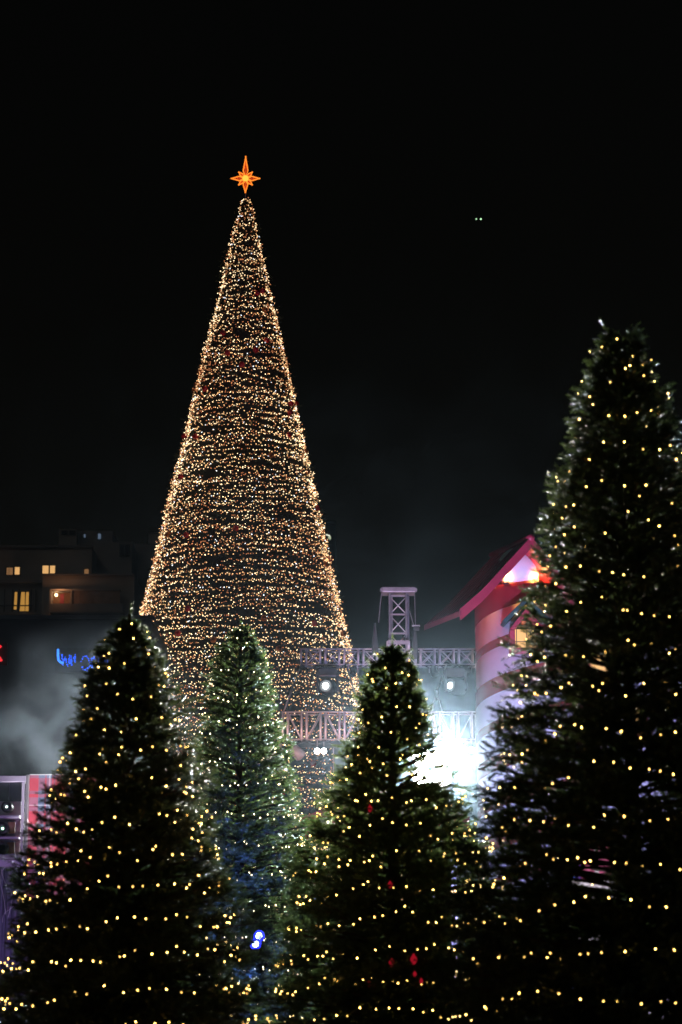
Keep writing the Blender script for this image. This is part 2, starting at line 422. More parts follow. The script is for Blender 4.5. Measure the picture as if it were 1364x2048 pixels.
# foliage: big tufts over the cone
zz = GH * (1 - np.sqrt(gg.random(9000)) ** 1.0); zz = np.clip(zz, 1.0, GH - .1)
aa = gg.random(9000) * 2 * math.pi
rr = np.array([g_r(z) for z in zz]) * gg.uniform(0.9, 0.99, 9000)
tp = GB + np.stack([rr * np.cos(aa), rr * np.sin(aa), zz], 1)
td = np.stack([np.cos(aa), np.sin(aa), gg.uniform(-.7, .5, 9000)], 1) + gg.normal(0, .35, (9000, 3))
V, T = needles(tp, td, gg.uniform(.16, .34, 9000), 18, 0.13, 0.014, 6, 0.01)
tri_obj('foliage', V, T, M['needle_far'], giant)
# strings of bulbs
bp = []; z = 0.9; 
while z < GH - 0.12:
    r = g_r(z); n = max(6, int(2 * math.pi * r / 0.086))
    a = 2 * math.pi * (np.arange(n) + gg.uniform(-.35, .35, n)) / n + gg.random() * 6
    sag = 0.05 * np.abs(np.sin(a * (4 + int(r * 1.5)) + gg.random() * 6)) + gg.normal(0, 0.028, n) + 0.06 * np.sin(2 * a + z * 1.3) + 0.05 * np.sin(3 * a + gg.random() * 6)
    k = (gg.random(n) > 0.10) & (np.sin(a * 3 + z * 2.1) * np.sin(z * 5.7 + a * 2) < 0.84)
    rr = r * (1 + gg.uniform(-.02, .008, n)) + gg.normal(0, .04, n)
    bp.append(np.stack([rr * np.cos(a), rr * np.sin(a), z - sag], 1)[k])
    z += gg.uniform(0.085, 0.15)
bp = GB + np.concatenate(bp); nb = len(bp)
oc = np.array([(1, 0, 0), (-1, 0, 0), (0, 1, 0), (0, -1, 0), (0, 0, 1), (0, 0, -1)], float)
of = np.array([(0, 2, 4), (2, 1, 4), (1, 3, 4), (3, 0, 4), (2, 0, 5), (1, 2, 5), (3, 1, 5), (0, 3, 5)])
sz = gg.uniform(0.012, 0.021, nb)
V = (bp[:, None, :] + oc[None] * sz[:, None, None]).reshape(-1, 3)
T = (np.arange(nb)[:, None, None] * 6 + of[None]).reshape(-1, 3)
hz = bp[:, 2] / GH
pick = gg.random(nb) + 0.10 * np.sin(bp[:, 2] * .9) + 0.08 * np.sin(bp[:, 0] * 1.7 + bp[:, 2])
mi = np.where(pick < 0.30, 0, np.where(pick < 0.64, 1, np.where(pick < 1.0, 2, 2)))
mi = np.where(gg.random(nb) < 0.035, 3, mi)
go = tri_obj('light_bulbs', V, T, [G['g_white'], G['g_amber'], G['g_orange'], G['g_cool']], giant, np.repeat(mi, 8)); tag(go, kind='stuff')
bm_ = mesh('bauble', *sphere((0, 0, 0), 0.11, 10, 7), M['bauble'], smooth=True)
bm2 = mesh('bauble', *sphere((0, 0, 0), 0.11, 10, 7), M['gold_bauble'], smooth=True)
for i in range(110):
    z = GH * (1 - math.sqrt(gg.random())) * .97 + .3; a = -math.pi / 2 + gg.uniform(-1.7, 1.7); r = g_r(z) * 1.005
    o = link('bauble', bm_ if gg.random() < .6 else bm2, giant, GB + np.array([r * math.cos(a), r * math.sin(a), z]))

# star on top
SC = P(491, 357, GY); sp = pxs(GY)
star = thing('tree_star', 'orange glowing eight pointed star topping the giant tree', 'star', SC - np.array([0, 0, 33 * sp]))
G['star'] = glow('star_rope_light', (1.0, 0.24, 0.025), 1.6, 'NONE'); G['star_hot'] = glow('star_centre_light', (1.0, 0.42, 0.05), 1.6, 'NONE')
G['star_red'] = glow('star_inner_light', (1.0, 0.09, 0.012), 0.9, 'NONE')
def ray(ang, L, wd, f0):
    d = np.array([math.sin(ang), 0, math.cos(ang)]); s = np.array([math.cos(ang), 0, -math.sin(ang)])
    a, b, c, e = SC + d * 3 * sp, SC + d * L * f0 * sp + s * wd * sp, SC + d * L * sp, SC + d * L * f0 * sp - s * wd * sp
    y = np.array([0, -0.03, 0])
    o = obj('ray', tube([a, b, c - s * .5 * sp, c + s * .5 * sp, e, a], 1.15 * sp, 6), G['star'], star)
    pts = [a + (c - a) * t + s * sp * wd * w_ * (1 - abs(2 * t - .8)) for t in np.linspace(.12, .88, max(4, int(L / 4))) for w_ in (-.4, 0, .4)]
    obj('inner_strand', join(*[sphere(p + y * 0, 1.2 * sp, 5, 3) for p in pts]), G['star_red'], o)
ray(0, 50, 5.0, .35); ray(math.pi, 32, 5.0, .42); ray(math.pi / 2, 31, 5.0, .42); ray(-math.pi / 2, 31, 5.0, .42)
for k in range(4): ray(math.pi / 4 + k * math.pi / 2, 21, 3.4, .55)
obj('mount', tube([SC + (0, .12, -48 * sp), SC + (0, .12, 0)], 1.1 * sp, 8), M['alu_dark'], star)
obj('hub', lathe(SC + (0, -.1, 0), [(0.5 * sp, 0), (6 * sp, .03), (7 * sp, .1), (4 * sp, .14)], 10, (0, 1, 0)), G['star_hot'], star)

# ------------------------------------------------------------------ stage roof trusses
def truss(name, label, xa, xb, ytop, ybot, Y, step, style, depth):
    A, B = P(xa, ytop, Y), P(xb, ytop, Y); zt, zb = A[2], P(xa, ybot, Y)[2]
    h = zt - zb; st = step * pxs(Y); n = int(round((B[0] - A[0]) / st)); x0 = A[0]
    t = thing(name, label, 'truss', (x0, Y, zb)); r = 1.6 * pxs(Y)
    X1 = x0 + n * st
    for yy in (Y, Y + depth):
        for z in (zt, zb): obj('chord', tube([(x0 - r, yy, z), (X1 + st * .25, yy, z)], r, 8), M['alu'], t, True)
    post = mesh('post', *tube([(0, 0, r * .6), (0, 0, h - r * .6)], r * 1.5, 8), M['alu'], smooth=True)
    cross = mesh('cross_tube', *tube([(0, r, 0), (0, depth - r, 0)], r * .8, 6), M['alu'], smooth=True)
    dl = mesh('diagonal', *tube([(st * .3, 0, r), (st, 0, h - r)], r * .7, 6), M['alu'], smooth=True)
    dd = mesh('diagonal', *tube([(st * .3, 0, h - r), (st, 0, r)], r * .7, 6), M['alu'], smooth=True)
    for k in range(n + 1):
        x = x0 + k * st
        for yy in (Y, Y + depth):
            link('post', post, t, (x, yy, zb)); link('post', post, t, (x + st * .27, yy, zb))
            if k < n:
                if style == 'X': link('diagonal', dl, t, (x, yy + r, zb)); link('diagonal', dd, t, (x, yy - r, zb))
                else: link('diagonal', dl if k % 2 else dd, t, (x, yy, zb))
        for z in (zt, zb): link('cross_tube', cross, t, (x, Y, z))
    return t, (x0, X1, zt, zb)
LT, lt = truss('roof_truss', 'lower box truss with slanting braces and twin lamps hanging under it', 565, 965, 1424, 1479, 42.0, 38, 'V', 0.45)
UT, ut = truss('roof_truss', 'upper thinner truss with crossed braces running behind the lattice mast', 602, 960, 1298, 1329, 45.0, 38.5, 'X', 0.4)
for a, b in (((603, 1328), (566, 1426)), ((692, 1328), (722, 1426)), ((893, 1328), (858, 1440)), ((872, 1380), (898, 1470))):
    obj('brace', tube([P(a[0], a[1], 44.9), P(b[0], b[1], 42.3)], 1.6 * pxs(43), 6), M['alu'], UT, True)
# fascia board under the lower truss, and the two legs that carry the roof
fas = obj('fascia', box((P(660, 1488, 42.2)[0] + .7, 42.25, P(660, 1488, 42.2)[2]), (2.7, .06, .13)), M['screen'], LT)
for px in (548, 985):
    b = P(px, 1424, 42.2); leg = thing('truss_leg', 'slim lattice leg holding up the %s end of the stage roof' % ('left' if px < 682 else 'right'), 'truss', (b[0], 42.2, 0), 'legs of the stage roof')
    for dx in (-.13, .13):
        for dy in (0, .26): obj('chord', tube([(b[0] + dx, 42.2 + dy, .05), (b[0] + dx, 42.2 + dy, b[2])], .025, 8), M['alu'], leg, True)
    for k in range(14):
        z0 = .2 + k * .45
        if z0 + .4 > b[2]: break
        obj('diagonal', tube([(b[0] - .13, 42.2, z0), (b[0] + .13, 42.2, z0 + .42)], .014, 6), M['alu'], leg, True)

# lattice mast with its head beam, hoist chains and sleeve block
MY = 43.6
mc = P(796, 1230, MY); ms = pxs(MY)
mast = thing('lattice_mast', 'lattice mast with a head beam rising above the stage roof', 'mast', (mc[0], MY, 0))
ztop = P(796, 1187, MY)[2]
for dx in (-17 * ms, 17 * ms):
    for dy in (0, .34): obj('chord', tube([(mc[0] + dx + (5 * ms if dy else 0), MY + dy, .05), (mc[0] + dx + (5 * ms if dy else 0), MY + dy, ztop)], 2.4 * ms, 8), M['alu'], mast, True)
ys = [1192, 1229, 1267, 1305, 1343, 1381, 1419]
for i, y in enumerate(ys):
    z = P(796, y, MY)[2]
    obj('rung', box((mc[0], MY, z), (30 * ms, .04, 3.2 * ms)), M['alu_dark'], mast)
    if i:
        zp = P(796, ys[i - 1], MY)[2]
        obj('diagonal', tube([(mc[0] - 15 * ms, MY + .02, zp - .03), (mc[0] + 15 * ms, MY + .02, z + .03)], 1.1 * ms, 6), M['alu'], mast, True)
        obj('diagonal', tube([(mc[0] + 15 * ms, MY + .06, zp - .03), (mc[0] - 15 * ms, MY + .06, z + .03)], 1.1 * ms, 6), M['alu'], mast, True)
hb = P(797, 1180.5, MY)
obj('head_beam', box((hb[0], MY + .15, hb[2]), (67 * ms, .5, 11 * ms), 0, .02), M['alu_dark'], mast)
for dx in (-33, 33): obj('pulley', lathe((hb[0] + dx * ms, MY - .08, hb[2]), [(4 * ms, 0), (5 * ms, .02), (5 * ms, .08), (4 * ms, .1)], 14, (0, 1, 0)), M['alu_dark'], mast)
sb = P(787, 1300, MY - .1)
for dx in (-21, 21): obj('sleeve_plate', box((mc[0] + dx * ms, MY + .15, sb[2]), (5 * ms, .55, 36 * ms), 0, .008), M['alu'], mast)
obj('sleeve_plate', box((mc[0], MY - .16, P(787, 1287, MY)[2]), (44 * ms, .03, 8 * ms)), M['alu_dark'], mast)
# hoist chains
def chain(label, pts, r):
    t = thing('hoist_chain', label, 'chain', pts[-1])
    obj('links', tube(pts, r, 6), M['alu_dark'], t)
    return t
c1 = chain('thin chain hanging at the left of the lattice mast', [P(763, 1186, MY), P(760, 1215, MY), P(757, 1245, MY)], .9 * ms)
c2 = chain('thin chain hanging at the right of the lattice mast', [P(829, 1186, MY), P(830, 1220, MY), P(831, 1250, MY)], .7 * ms)
c3 = chain('slanting cable from the right mast chord to the hoist', [P(811, 1192, MY), P(827, 1250, MY)], .6 * ms)
def chain_bag(label, cx, y0, y1, w0, w1):
    a, b = P(cx, y0, MY), P(cx - 3, y1, MY)
    t = thing('chain_bag', label, 'bag', b)
    obj('bag', lathe(b, [(w1 * .6 * ms, 0), (w1 * ms, .08), (w1 * .9 * ms, (a[2] - b[2]) * .4), (w0 * 1.3 * ms, (a[2] - b[2]) * .85), (w0 * ms, a[2] - b[2])], 14), M['cloth_dark'], t, True)
chain_bag('dark tapering chain bag hanging left of the mast', 753, 1246, 1312, 2, 7)
chain_bag('dark tapering chain bag hanging right of the mast', 833, 1262, 1318, 3, 7)
hoist = thing('chain_hoist', 'small motor hoist on the right chain of the mast', 'hoist', P(833, 1262, MY))
obj('body', box(P(833, 1257, MY), (11 * ms, .12, 8 * ms), 0, .008), M['black'], hoist)
obj('bracket', box(P(832, 1251.6, MY), (16 * ms, .08, 2 * ms)), M['alu'], hoist)

# ------------------------------------------------------------------ stage lamps
def spot(name, loc, target, power, col, deg, blend=0.4, rad=0.06, parent=None):
    l = bpy.data.lights.new(name, 'SPOT'); l.energy = power; l.color = col; l.spot_size = R(deg); l.spot_blend = blend; l.shadow_soft_size = rad
    o = bpy.data.objects.new(name, l); C.objects.link(o)
    d = Vector(np.asarray(target, float) - np.asarray(loc, float))
    o.rotation_mode = 'QUATERNION'; o.rotation_quaternion = d.to_track_quat('-Z', 'Y')
    if parent is not None: o.parent = parent; o.location = tuple(np.asarray(loc, float) - OFF[parent])
    else: o.location = tuple(loc)
    return o
def lens_disc(c, r, axis, m, parent, name='lens'):
    return obj(name, lathe(c, [(r * .3, .03 * r), (r * .8, .0), (r, -.1 * r), (r, -.3 * r)][::-1], 20, axis), m, parent, True)
def moving_head(label, px, py, Y, aim, power, deg, group=None):
    c = P(px, py, Y); top = P(px, 1331, Y)[2]
    t = thing('moving_head_light', label, 'stage light', (c[0], Y, top), group)
    obj('base', box((c[0], Y + .05, top - .15), (.40, .32, .2), 0, .03), M['black'], t)
    for s in (-1, 1): obj('yoke_arm', box((c[0] + s * .215, Y + .05, (c[2] + top - .2) / 2), (.05, .16, top - c[2] - .02), 0, .015), M['black'], t)
    d = np.asarray(aim, float) - c; d /= np.linalg.norm(d)
    obj('head', lathe(c, [(.09, -.28), (.16, -.22), (.18, 0), (.16, .14), (.14, .17), (.12, .16), (.11, .13)], 24, d), M['black'], t, True)
    lens_disc(c + d * .17, 6.2 * pxs(Y), d, G['lens'], t)
    spot('beam', c + d * .24, aim, power, (.8, .92, 1.0), deg, .35, .04, t)
CAMP = np.array([0, 0, CAM_Z])
moving_head('moving head lamp under the upper truss, seen against the giant tree', 655, 1374, 44.8, (-9.0, 12.0, 9), 500, 16, 'moving heads under the upper truss')
moving_head('moving head lamp beside the striped tower throwing a beam to the left', 911, 1373, 44.8, (-26.0, 22.0, 9.5), 5500, 9, 'moving heads under the upper truss')
def twin_flood(label, px, py, Y):
    c = P(px, py, Y); t = thing('twin_floodlight', label, 'floodlight', (c[0], Y, P(px, 1481, Y)[2]), 'twin floodlights under the lower truss')
    for s in (-1, 1):
        q = c + np.array([s * 6.6 * pxs(Y), 0, 0]); d = np.array([-q[0] * .02, -1, -.1]); d /= np.linalg.norm(d)
        obj('lamp_housing', lathe(q, [(.05, -.16), (.062, -.1), (.066, .0), (.063, .02)], 18, d), M['black'], t, True)
        lens_disc(q + d * .03, 5.8 * pxs(Y), d, G['lens'], t)
        spot('flood_beam', q + d * .08, (q[0] * .3, 12.0, 2.6), 3500, (.95, .98, 1.0), 80, .6, .06, t)
        obj('hanger', box((q[0], Y + .06, (q[2] + P(px, 1481, Y)[2]) / 2 + .03), (.02, .03, P(px, 1481, Y)[2] - q[2])), M['alu_dark'], t)
twin_flood('pair of white floodlights hanging under the truss against the giant tree', 641, 1502, 41.9)
twin_flood('pair of white floodlights hanging under the truss next to the striped tower', 936, 1500, 41.9)
pc = P(592, 1503, 41.9); par = thing('hanging_lamp', 'unlit grey lamp hanging turned away under the left end of the lower truss', 'stage light', (pc[0], 41.9, P(592, 1481, 41.9)[2]))
obj('can', lathe(pc, [(.05, -.16), (.11, -.1), (.12, .14), (.10, .16)], 18, (.8, .4, -.75)), M['grey'], par, True)
obj('hanger', box((pc[0] - .03, 41.95, pc[2] + .12), (.03, .03, .14)), M['alu_dark'], par)

for i, (px, yy, lab) in enumerate(((706, 44.9, 'unlit lamp hanging from the upper truss left of the middle fir'), (868, 44.9, 'unlit lamp hanging from the upper truss right of the middle fir'), (934, 44.9, 'unlit lamp hanging from the upper truss close to the striped tower'))):
    q = P(px, 1343, yy); t = thing('hanging_lamp', lab, 'stage light', (q[0], yy, P(px, 1330, yy)[2]))
    d = np.array([(-.3, .2, .5)[i], -.5, -.9])
    obj('can', lathe(q, [(.04, -.13), (.075, -.09), (.085, .09), (.07, .10)], 16, d), M['black'], t, True)
    for s_ in (-1, 1): obj('yoke_arm', box((q[0] + s_ * .1, yy, q[2] + .05), (.015, .04, .16)), M['alu_dark'], t)
def swag(label, xs, y, Y, sag, r=.012):
    t = thing('power_cable', label, 'cable', P(xs[0], y, Y), 'cables slung under the trusses')
    pts = []
    for a, b in zip(xs, xs[1:]):
        for u in np.linspace(0, 1, 8, endpoint=False): pts.append(P(a + (b - a) * u, y + sag * 4 * u * (1 - u), Y))
    obj('cord', tube(pts, r, 6), M['black'], t, True)
swag('black cable looped under the upper truss', (604, 640, 690, 735, 770), 1331, 44.95, 7)
swag('black cable looped along the lower truss', (568, 610, 650, 700), 1481, 41.95, 8)
swag('black cable looped between mast and tower', (850, 880, 915, 948), 1331, 44.95, 6)
# the big blinder on its stand behind the front fir
BY = 30.0
bc = P(864, 1535, BY)
bl = thing('blinder_lamp', 'dazzling white lamp bank glaring through the branches of the middle front fir', 'floodlight', (bc[0], BY, 0))
obj('housing', box(bc + np.array([0, .14, 0]), (.62, .2, .62), 0, .03), M['black'], bl)
for i in (-1, 1):
    for j in (-1, 1):
        q = bc + np.array([i * .135, 0, j * .135]); d = np.array([-.1, -1, -.06]); d /= np.linalg.norm(d)
        obj('reflector', lathe(q, [(.06, -.02), (.12, .03), (.14, .05), (.14, .02)], 20, d), M['alu'], bl, True)
        lens_disc(q + d * .055, .133, d, G['blinder'], bl)
obj('stand_pole', tube([(bc[0], BY + .2, .05), (bc[0], BY + .2, bc[2] + .1)], .03, 10), M['alu_dark'], bl, True)
for k in range(3):
    a = k * 2.094 + .4; obj('stand_leg', tube([(bc[0], BY + .2, .9), (bc[0] + math.cos(a) * .7, BY + .2 + math.sin(a) * .7, .07)], .02, 8), M['alu_dark'], bl, True)
spot('glare', bc + np.array([-.02, -.1, 0]), CAMP + np.array([-2.2, 0, .9]), 30000, (.72, .9, 1.0), 150, .8, .22, bl)

# ground floodlights (hidden behind the firs) that colour the tower, the trusses and the rack
def par_can(label, loc, aim, col, power, deg):
    loc = np.array(loc, float); t = thing('ground_floodlight', label, 'floodlight', (loc[0], loc[1], .05), None)
    d = np.asarray(aim, float) - loc; d /= np.linalg.norm(d)
    obj('can', lathe(loc, [(.06, -.22), (.12, -.18), (.13, .1), (.12, .11)], 18, d), M['black'], t, True)
    lens_disc(loc + d * .1, .11, d, glow('gel_' + t.name, col, 6.0, 'NONE'), t)
    for s in (-1, 1): obj('yoke_arm', box((loc[0] + s * .16, loc[1], loc[2] * .5 + .03), (.02, .06, loc[2])), M['black'], t)
    obj('foot', box((loc[0], loc[1], .065), (.4, .3, .03), 0, .006), M['black'], t)
    spot('gel_beam', loc + d * .2, aim, power, col, deg, .6, .1, t)

# ------------------------------------------------------------------ striped candy tower
TY = 38.5; ts = pxs(TY)
tcx = P(1058, 1300, TY)[0]; tr = 108 * ts; tz = P(1058, 1171, TY - tr)[2]
TC = np.array([tcx, TY, 0.0])
tower = thing('striped_tower', 'round white tower with spiralling red stripes under a red gabled roof', 'tower', TC)
obj('shaft', lathe(TC, [(tr, 0.02), (tr, tz * .5), (tr, tz)], 96), M['white'], tower, True)
def stripe(phi_left_y, hpx, turns, pitchpx):
    """a helical band 4 mm proud of the shaft; phi_left_y: pixel row where its middle meets the left outline"""
    zc = P(950, phi_left_y, TY)[2]; hh = hpx * ts; pit = pitchpx * ts
    V, Fc = [], []; n = int(96 * turns)
    a0 = math.pi                       # left outline as seen from the camera
    for i in range(n + 1):
        a = a0 - 0.9 + 2 * math.pi * turns * i / n
        zc_i = zc + pit * (a - a0) / (2 * math.pi)
        for rr in (tr + .006, tr + .001):
            for s in (-.5, .5):
                V.append((tcx + rr * math.cos(a), TY + rr * math.sin(a), min(zc_i + s * hh, tz - .003 * (1 if s < 0 else 0))))
    for i in range(n):
        b = i * 4; c = b + 4
        Fc += [(b, c, c + 1, b + 1), (b, b + 2, c + 2, c), (b + 1, c + 1, c + 3, b + 3)]
    return V, Fc
PITCHPX = 178
for y, h in ((1236, 47), (1322, 17), (1404, 32), (1482, 18), (1556, 30), (1636, 18), (1710, 30), (1790, 18), (1860, 30)):
    obj('stripe', stripe(y, h, .55, PITCHPX), M['red'], tower)
# flared gable roof: cross-section swept along a ridge that runs back to the left
apx = P(1059, 1080, TY - tr - .35)
rb = P(983, 1101, TY - tr - .35 + 1.6)
ax_ = rb - apx; ax_[2] = 0
rd = ax_ / np.linalg.norm(ax_); rl = np.linalg.norm(ax_)
side = np.array([rd[1], -rd[0], 0]);  side = side if side[0] < 0 else -side   # to the left of the picture
def sect(u, th=0.0):
    """roof section: distance out from the ridge -> drop, with a kicked-out eave"""
    pts = []
    W_, H_ = 150 * ts, 150 * ts
    for k in range(15):
        s = k / 14
        x = W_ * s
        drop = H_ * (1.06 * s if s < .7 else 1.06 * .7 + (s - .7) * .86)
        pts.append((x, -drop))
    return pts
def roof_side(sgn):
    pr = sect(0); V, Fc = [], []
    for e in (0, rl):
        for off in (0.0, -0.09):
            for x, z in pr: V.append(apx + rd * e + side * (sgn * x) + np.array([0, 0, z + off]))
    n = len(pr); A, B, A2, B2 = 0, n, 2 * n, 3 * n
    for k in range(n - 1):
        Fc += [(A + k, A + k + 1, A2 + k + 1, A2 + k), (B + k, B2 + k, B2 + k + 1, B + k + 1), (A + k, B + k, B + k + 1, A + k + 1), (A2 + k, A2 + k + 1, B2 + k + 1, B2 + k)]
    Fc += [(A + n - 1, B + n - 1, B2 + n - 1, A2 + n - 1)]
    return V, Fc
roof_p = obj('roof', roof_side(1), M['roof_red'], tower)
obj('roof', roof_side(-1), M['roof_red'], tower)
def fascia_board(sgn, e, w=.16):
    pr = sect(0); V, Fc = [], []
    for dx, of in ((-.05, .05), (-.05, -w), (.03, .05), (.03, -w)):
        for x, z in pr: V.append(apx + rd * (e + dx) + side * (sgn * x) + np.array([0, 0, z + of]))
    n = len(pr)
    for k in range(n - 1):
        Fc += [(k, k + 1, n + k + 1, n + k), (2 * n + k, 3 * n + k, 3 * n + k + 1, 2 * n + k + 1), (k, 2 * n + k, 2 * n + k + 1, k + 1), (n + k, n + k + 1, 3 * n + k + 1, 3 * n + k)]
    Fc += [(n - 1, 3 * n - 1 - n, 4 * n - 1, 2 * n - 1)]
    return V, Fc
for s in (1, -1): obj('fascia', fascia_board(s, -.02), M['trim_red'], roof_p)
obj('ridge_cap', tube([apx - rd * .1 + (0, 0, .03), apx + rd * rl + (0, 0, .03)], .06, 10), M['trim_red'], roof_p, True)
# roof boards as battens along the slope
for k in range(1, 9):
    e = rl * k / 9; pr = sect(0)
    V, Fc = [], []
    for dx in (-.012, .012):
        for x, z in pr: V.append(apx + rd * (e + dx) + side * x + np.array([0, 0, z + .004]))
        for x, z in pr: V.append(apx + rd * (e + dx) + side * x + np.array([0, 0, z + .022]))
    n = len(pr)
    for j in range(n - 1): Fc += [(n + j, n + j + 1, 3 * n + j + 1, 3 * n + j), (j, j + 1, n + j + 1, n + j), (2 * n + j, 3 * n + j, 3 * n + j + 1, 2 * n + j + 1)]
    obj('batten', (V, Fc), M['roof_red'], roof_p)
# back gable wall under the roof, deck plate on the tower
deck = obj('deck', lathe(TC, [(tr * .97, tz + .001), (tr * .97, tz + .05)], 64), M['red'], tower)
gw = apx + rd * (rl * .93)
pr = sect(0); poly = [gw + side * x + np.array([0, 0, z - .1]) for x, z in pr[:9]]
poly2 = [gw - side * x + np.array([0, 0, z - .1]) for x, z in pr[:9]]
obj('gable_wall', slab(poly[::-1] + poly2[1:], .06), M['trim_red'], tower)
gc = P(1038, 1146, TY - tr * .6)
globe = thing('globe_ornament', 'big pale globe glowing warm from below in the gable of the striped tower', 'ornament', (gc[0], gc[1], tz + .05))
gr_ = 44 * ts
gc[2] = tz + .05 + gr_ * .8
obj('globe', sphere(gc, gr_, 32, 20), M['white'], globe, True)
obj('collar', lathe((gc[0], gc[1], tz + .05), [(gr_ * .55, 0), (gr_ * .6, .03), (gr_ * .55, .09)], 32), M['trim_red'], globe, True)
# warm lamps on the deck
def deck_lamp(label, p, power):
    t = thing('deck_lamp', label, 'lamp', p)
    obj('base', lathe(p, [(.05, 0), (.06, .02), (.03, .04)], 12), M['black'], t)
    obj('bulb', sphere(np.array(p) + (0, 0, .07), .035, 10, 7), glow('amber_deck_bulb', (1, .5, .14), 10, 'NONE'), t, True)
    l = bpy.data.lights.new('deck_glow', 'POINT'); l.energy = power; l.color = (1.0, .42, .1); l.shadow_soft_size = .05
    o = bpy.data.objects.new('deck_glow', l); C.objects.link(o); o.parent = t; o.location = (0, 0, .11)
deck_lamp('small amber lamp at the left foot of the globe', (gc[0] - .26, gc[1] - .27, tz + .052), 32)
deck_lamp('small amber lamp at the right foot of the globe', (gc[0] + .30, gc[1] - .25, tz + .052), 32)
# house-shaped dormer window on the shaft
wy = TY - tr - .02
wc = P(1050, 1308, wy)
wx = lambda px: P(px, 1270, wy)[0]
wz = lambda py: P(1050, py, wy)[2]
dorm = obj('dormer_window', join(box(((wx(1018.5) + wx(1029)) / 2, wy, (wz(1308) + wz(1262)) / 2), (wx(1029) - wx(1018.5), .3, wz(1262) - wz(1308)), 0, .02),
       box(((wx(1071) + wx(1081.5)) / 2, wy, (wz(1308) + wz(1262)) / 2), (wx(1081.5) - wx(1071), .3, wz(1262) - wz(1308)), 0, .02),
       box(((wx(1018) + wx(1082)) / 2, wy, wz(1302.5)), (wx(1082) - wx(1018), .32, wz(1298) - wz(1308)), 0, .02),
       slab([(wx(1018.5), wy - .15, wz(1262)), (wx(1029), wy - .15, wz(1262)), (wx(1050), wy - .15, wz(1236)), (wx(1050), wy - .15, wz(1224))], -.3),
       slab([(wx(1071), wy - .15, wz(1262)), (wx(1081.5), wy - .15, wz(1262)), (wx(1050), wy - .15, wz(1224)), (wx(1050), wy - .15, wz(1236))], -.3)), M['trim_red'], tower)
G['win'] = glow('lit_tower_window', (1.0, .55, .22), 1.1, 'NONE'); G['win_red'] = glow('red_window_pane', (1.0, .16, .06), .7, 'NONE')
G['win_dim'] = glow('dim_window_pane', (.6, .38, .2), .3, 'NONE')
def pane(x0, x1, y0, y1, m): obj('pane', box(((wx(x0) + wx(x1)) / 2, wy - .06, (wz(y0) + wz(y1)) / 2), (wx(x1) - wx(x0), .015, wz(y0) - wz(y1))), m, dorm)
for x0, x1 in ((1029.5, 1032), (1032.8, 1051.5), (1052.3, 1071)):
    for y0, y1, mm in ((1252, 1258.6, 'win_dim'), (1259.4, 1284.4, 'win'), (1285.2, 1298, 'win')): pane(x0, x1, y0, y1, G[mm])
pane(1043, 1051.5, 1243, 1251.4, G['win_red']); pane(1052.3, 1060, 1243, 1251.4, G['win_dim'])
obj('mullions', join(*[box((wx(x), wy - .075, (wz(1240) + wz(1298)) / 2), (.012, .02, wz(1240) - wz(1298))) for x in (1032.4, 1051.9)],
    *[box(((wx(1029) + wx(1071)) / 2, wy - .077, wz(y)), (wx(1071) - wx(1029), .02, .012)) for y in (1259, 1284.8, 1251.8)]), M['black'], dorm)
drf = obj('dormer_roof', join(slab([(wx(1008.5), wy - .3, wz(1252)), (wx(1053), wy - .3, wz(1209)), (wx(1053), wy + .25, wz(1209)), (wx(1008.5), wy + .25, wz(1252))], -.07),
    slab([(wx(1053), wy - .3, wz(1209)), (wx(1095), wy - .3, wz(1252)), (wx(1095), wy + .25, wz(1252)), (wx(1053), wy + .25, wz(1209))], -.07)), M['green_roof'], dorm)

# ------------------------------------------------------------------ screen, kiosk
sx0, sx1 = P(668, 1540, 43.2)[0], P(850, 1540, 43.2)[0]; sz0, sz1 = P(668, 1660, 43.2)[2], P(668, 1492, 43.2)[2]
scr = thing('stage_screen', 'dark grey screen panel hanging under the lower truss behind the middle fir', 'screen', (sx0, 43.2, sz0))
nc = 4
for i in range(nc):
    for j in range(3):
        w = (sx1 - sx0) / nc; h = (sz1 - sz0) / 3
        obj('panel', box((sx0 + (i + .5) * w, 43.25, sz0 + (j + .5) * h), (w - .008, .08, h - .008)), M['screen'], scr)
obj('edge_trim', box((sx0 - .012, 43.22, (sz0 + sz1) / 2), (.02, .14, sz1 - sz0)), M['alu_dark'], scr)

KY = 28.0
kl, kr_, ka = P(604, 1634, KY), P(940, 1634, KY), P(770, 1560, KY)
kiosk = thing('market_kiosk', 'market kiosk under a crimson pitched awning behind the middle front fir', 'kiosk', ((kl[0] + kr_[0]) / 2, KY + 1, 0))
dep = 2.0
ridge0, ridge1 = np.array([ka[0], KY + 1.0, ka[2]]), None
c00, c10 = np.array([kl[0], KY, kl[2]]), np.array([kr_[0], KY, kr_[2]]); c01, c11 = c00 + (0, dep, 0), c10 + (0, dep, 0)
for tri in ((c00, c10, ridge0), (c10, c11, ridge0), (c11, c01, ridge0), (c01, c00, ridge0)): obj('awning_panel', slab(tri, .02), M['awning'], kiosk)
for a, b in ((c00, c10), (c01, c11)): 
    n = 11
    for i in range(n):
        p, q = a + (b - a) * (i / n), a + (b - a) * ((i + 1) / n); m_ = (p + q) / 2
        obj('valance', slab([p + (0.01, -.012, -.01), q + (-.01, -.012, -.01), q + (-.01, -.012, -.16), m_ + (0, -.012, -.23), p + (.01, -.012, -.16)], .012), M['awning'] if i % 2 == 0 else M['white'], kiosk)
for p in (c00, c10, c01, c11):
    s = np.sign((ka - p)[0]) * .12; obj('post', box((p[0] + s, p[1] + (.12 if p[1] < KY + .5 else -.12), p[2] / 2), (.08, .08, p[2] - .06)), M['white'], kiosk)
obj('counter', box(((kl[0] + kr_[0]) / 2, KY + .2, .62), (kr_[0] - kl[0] - .5, .35, 1.05), 0, .02), M['brown'], kiosk)

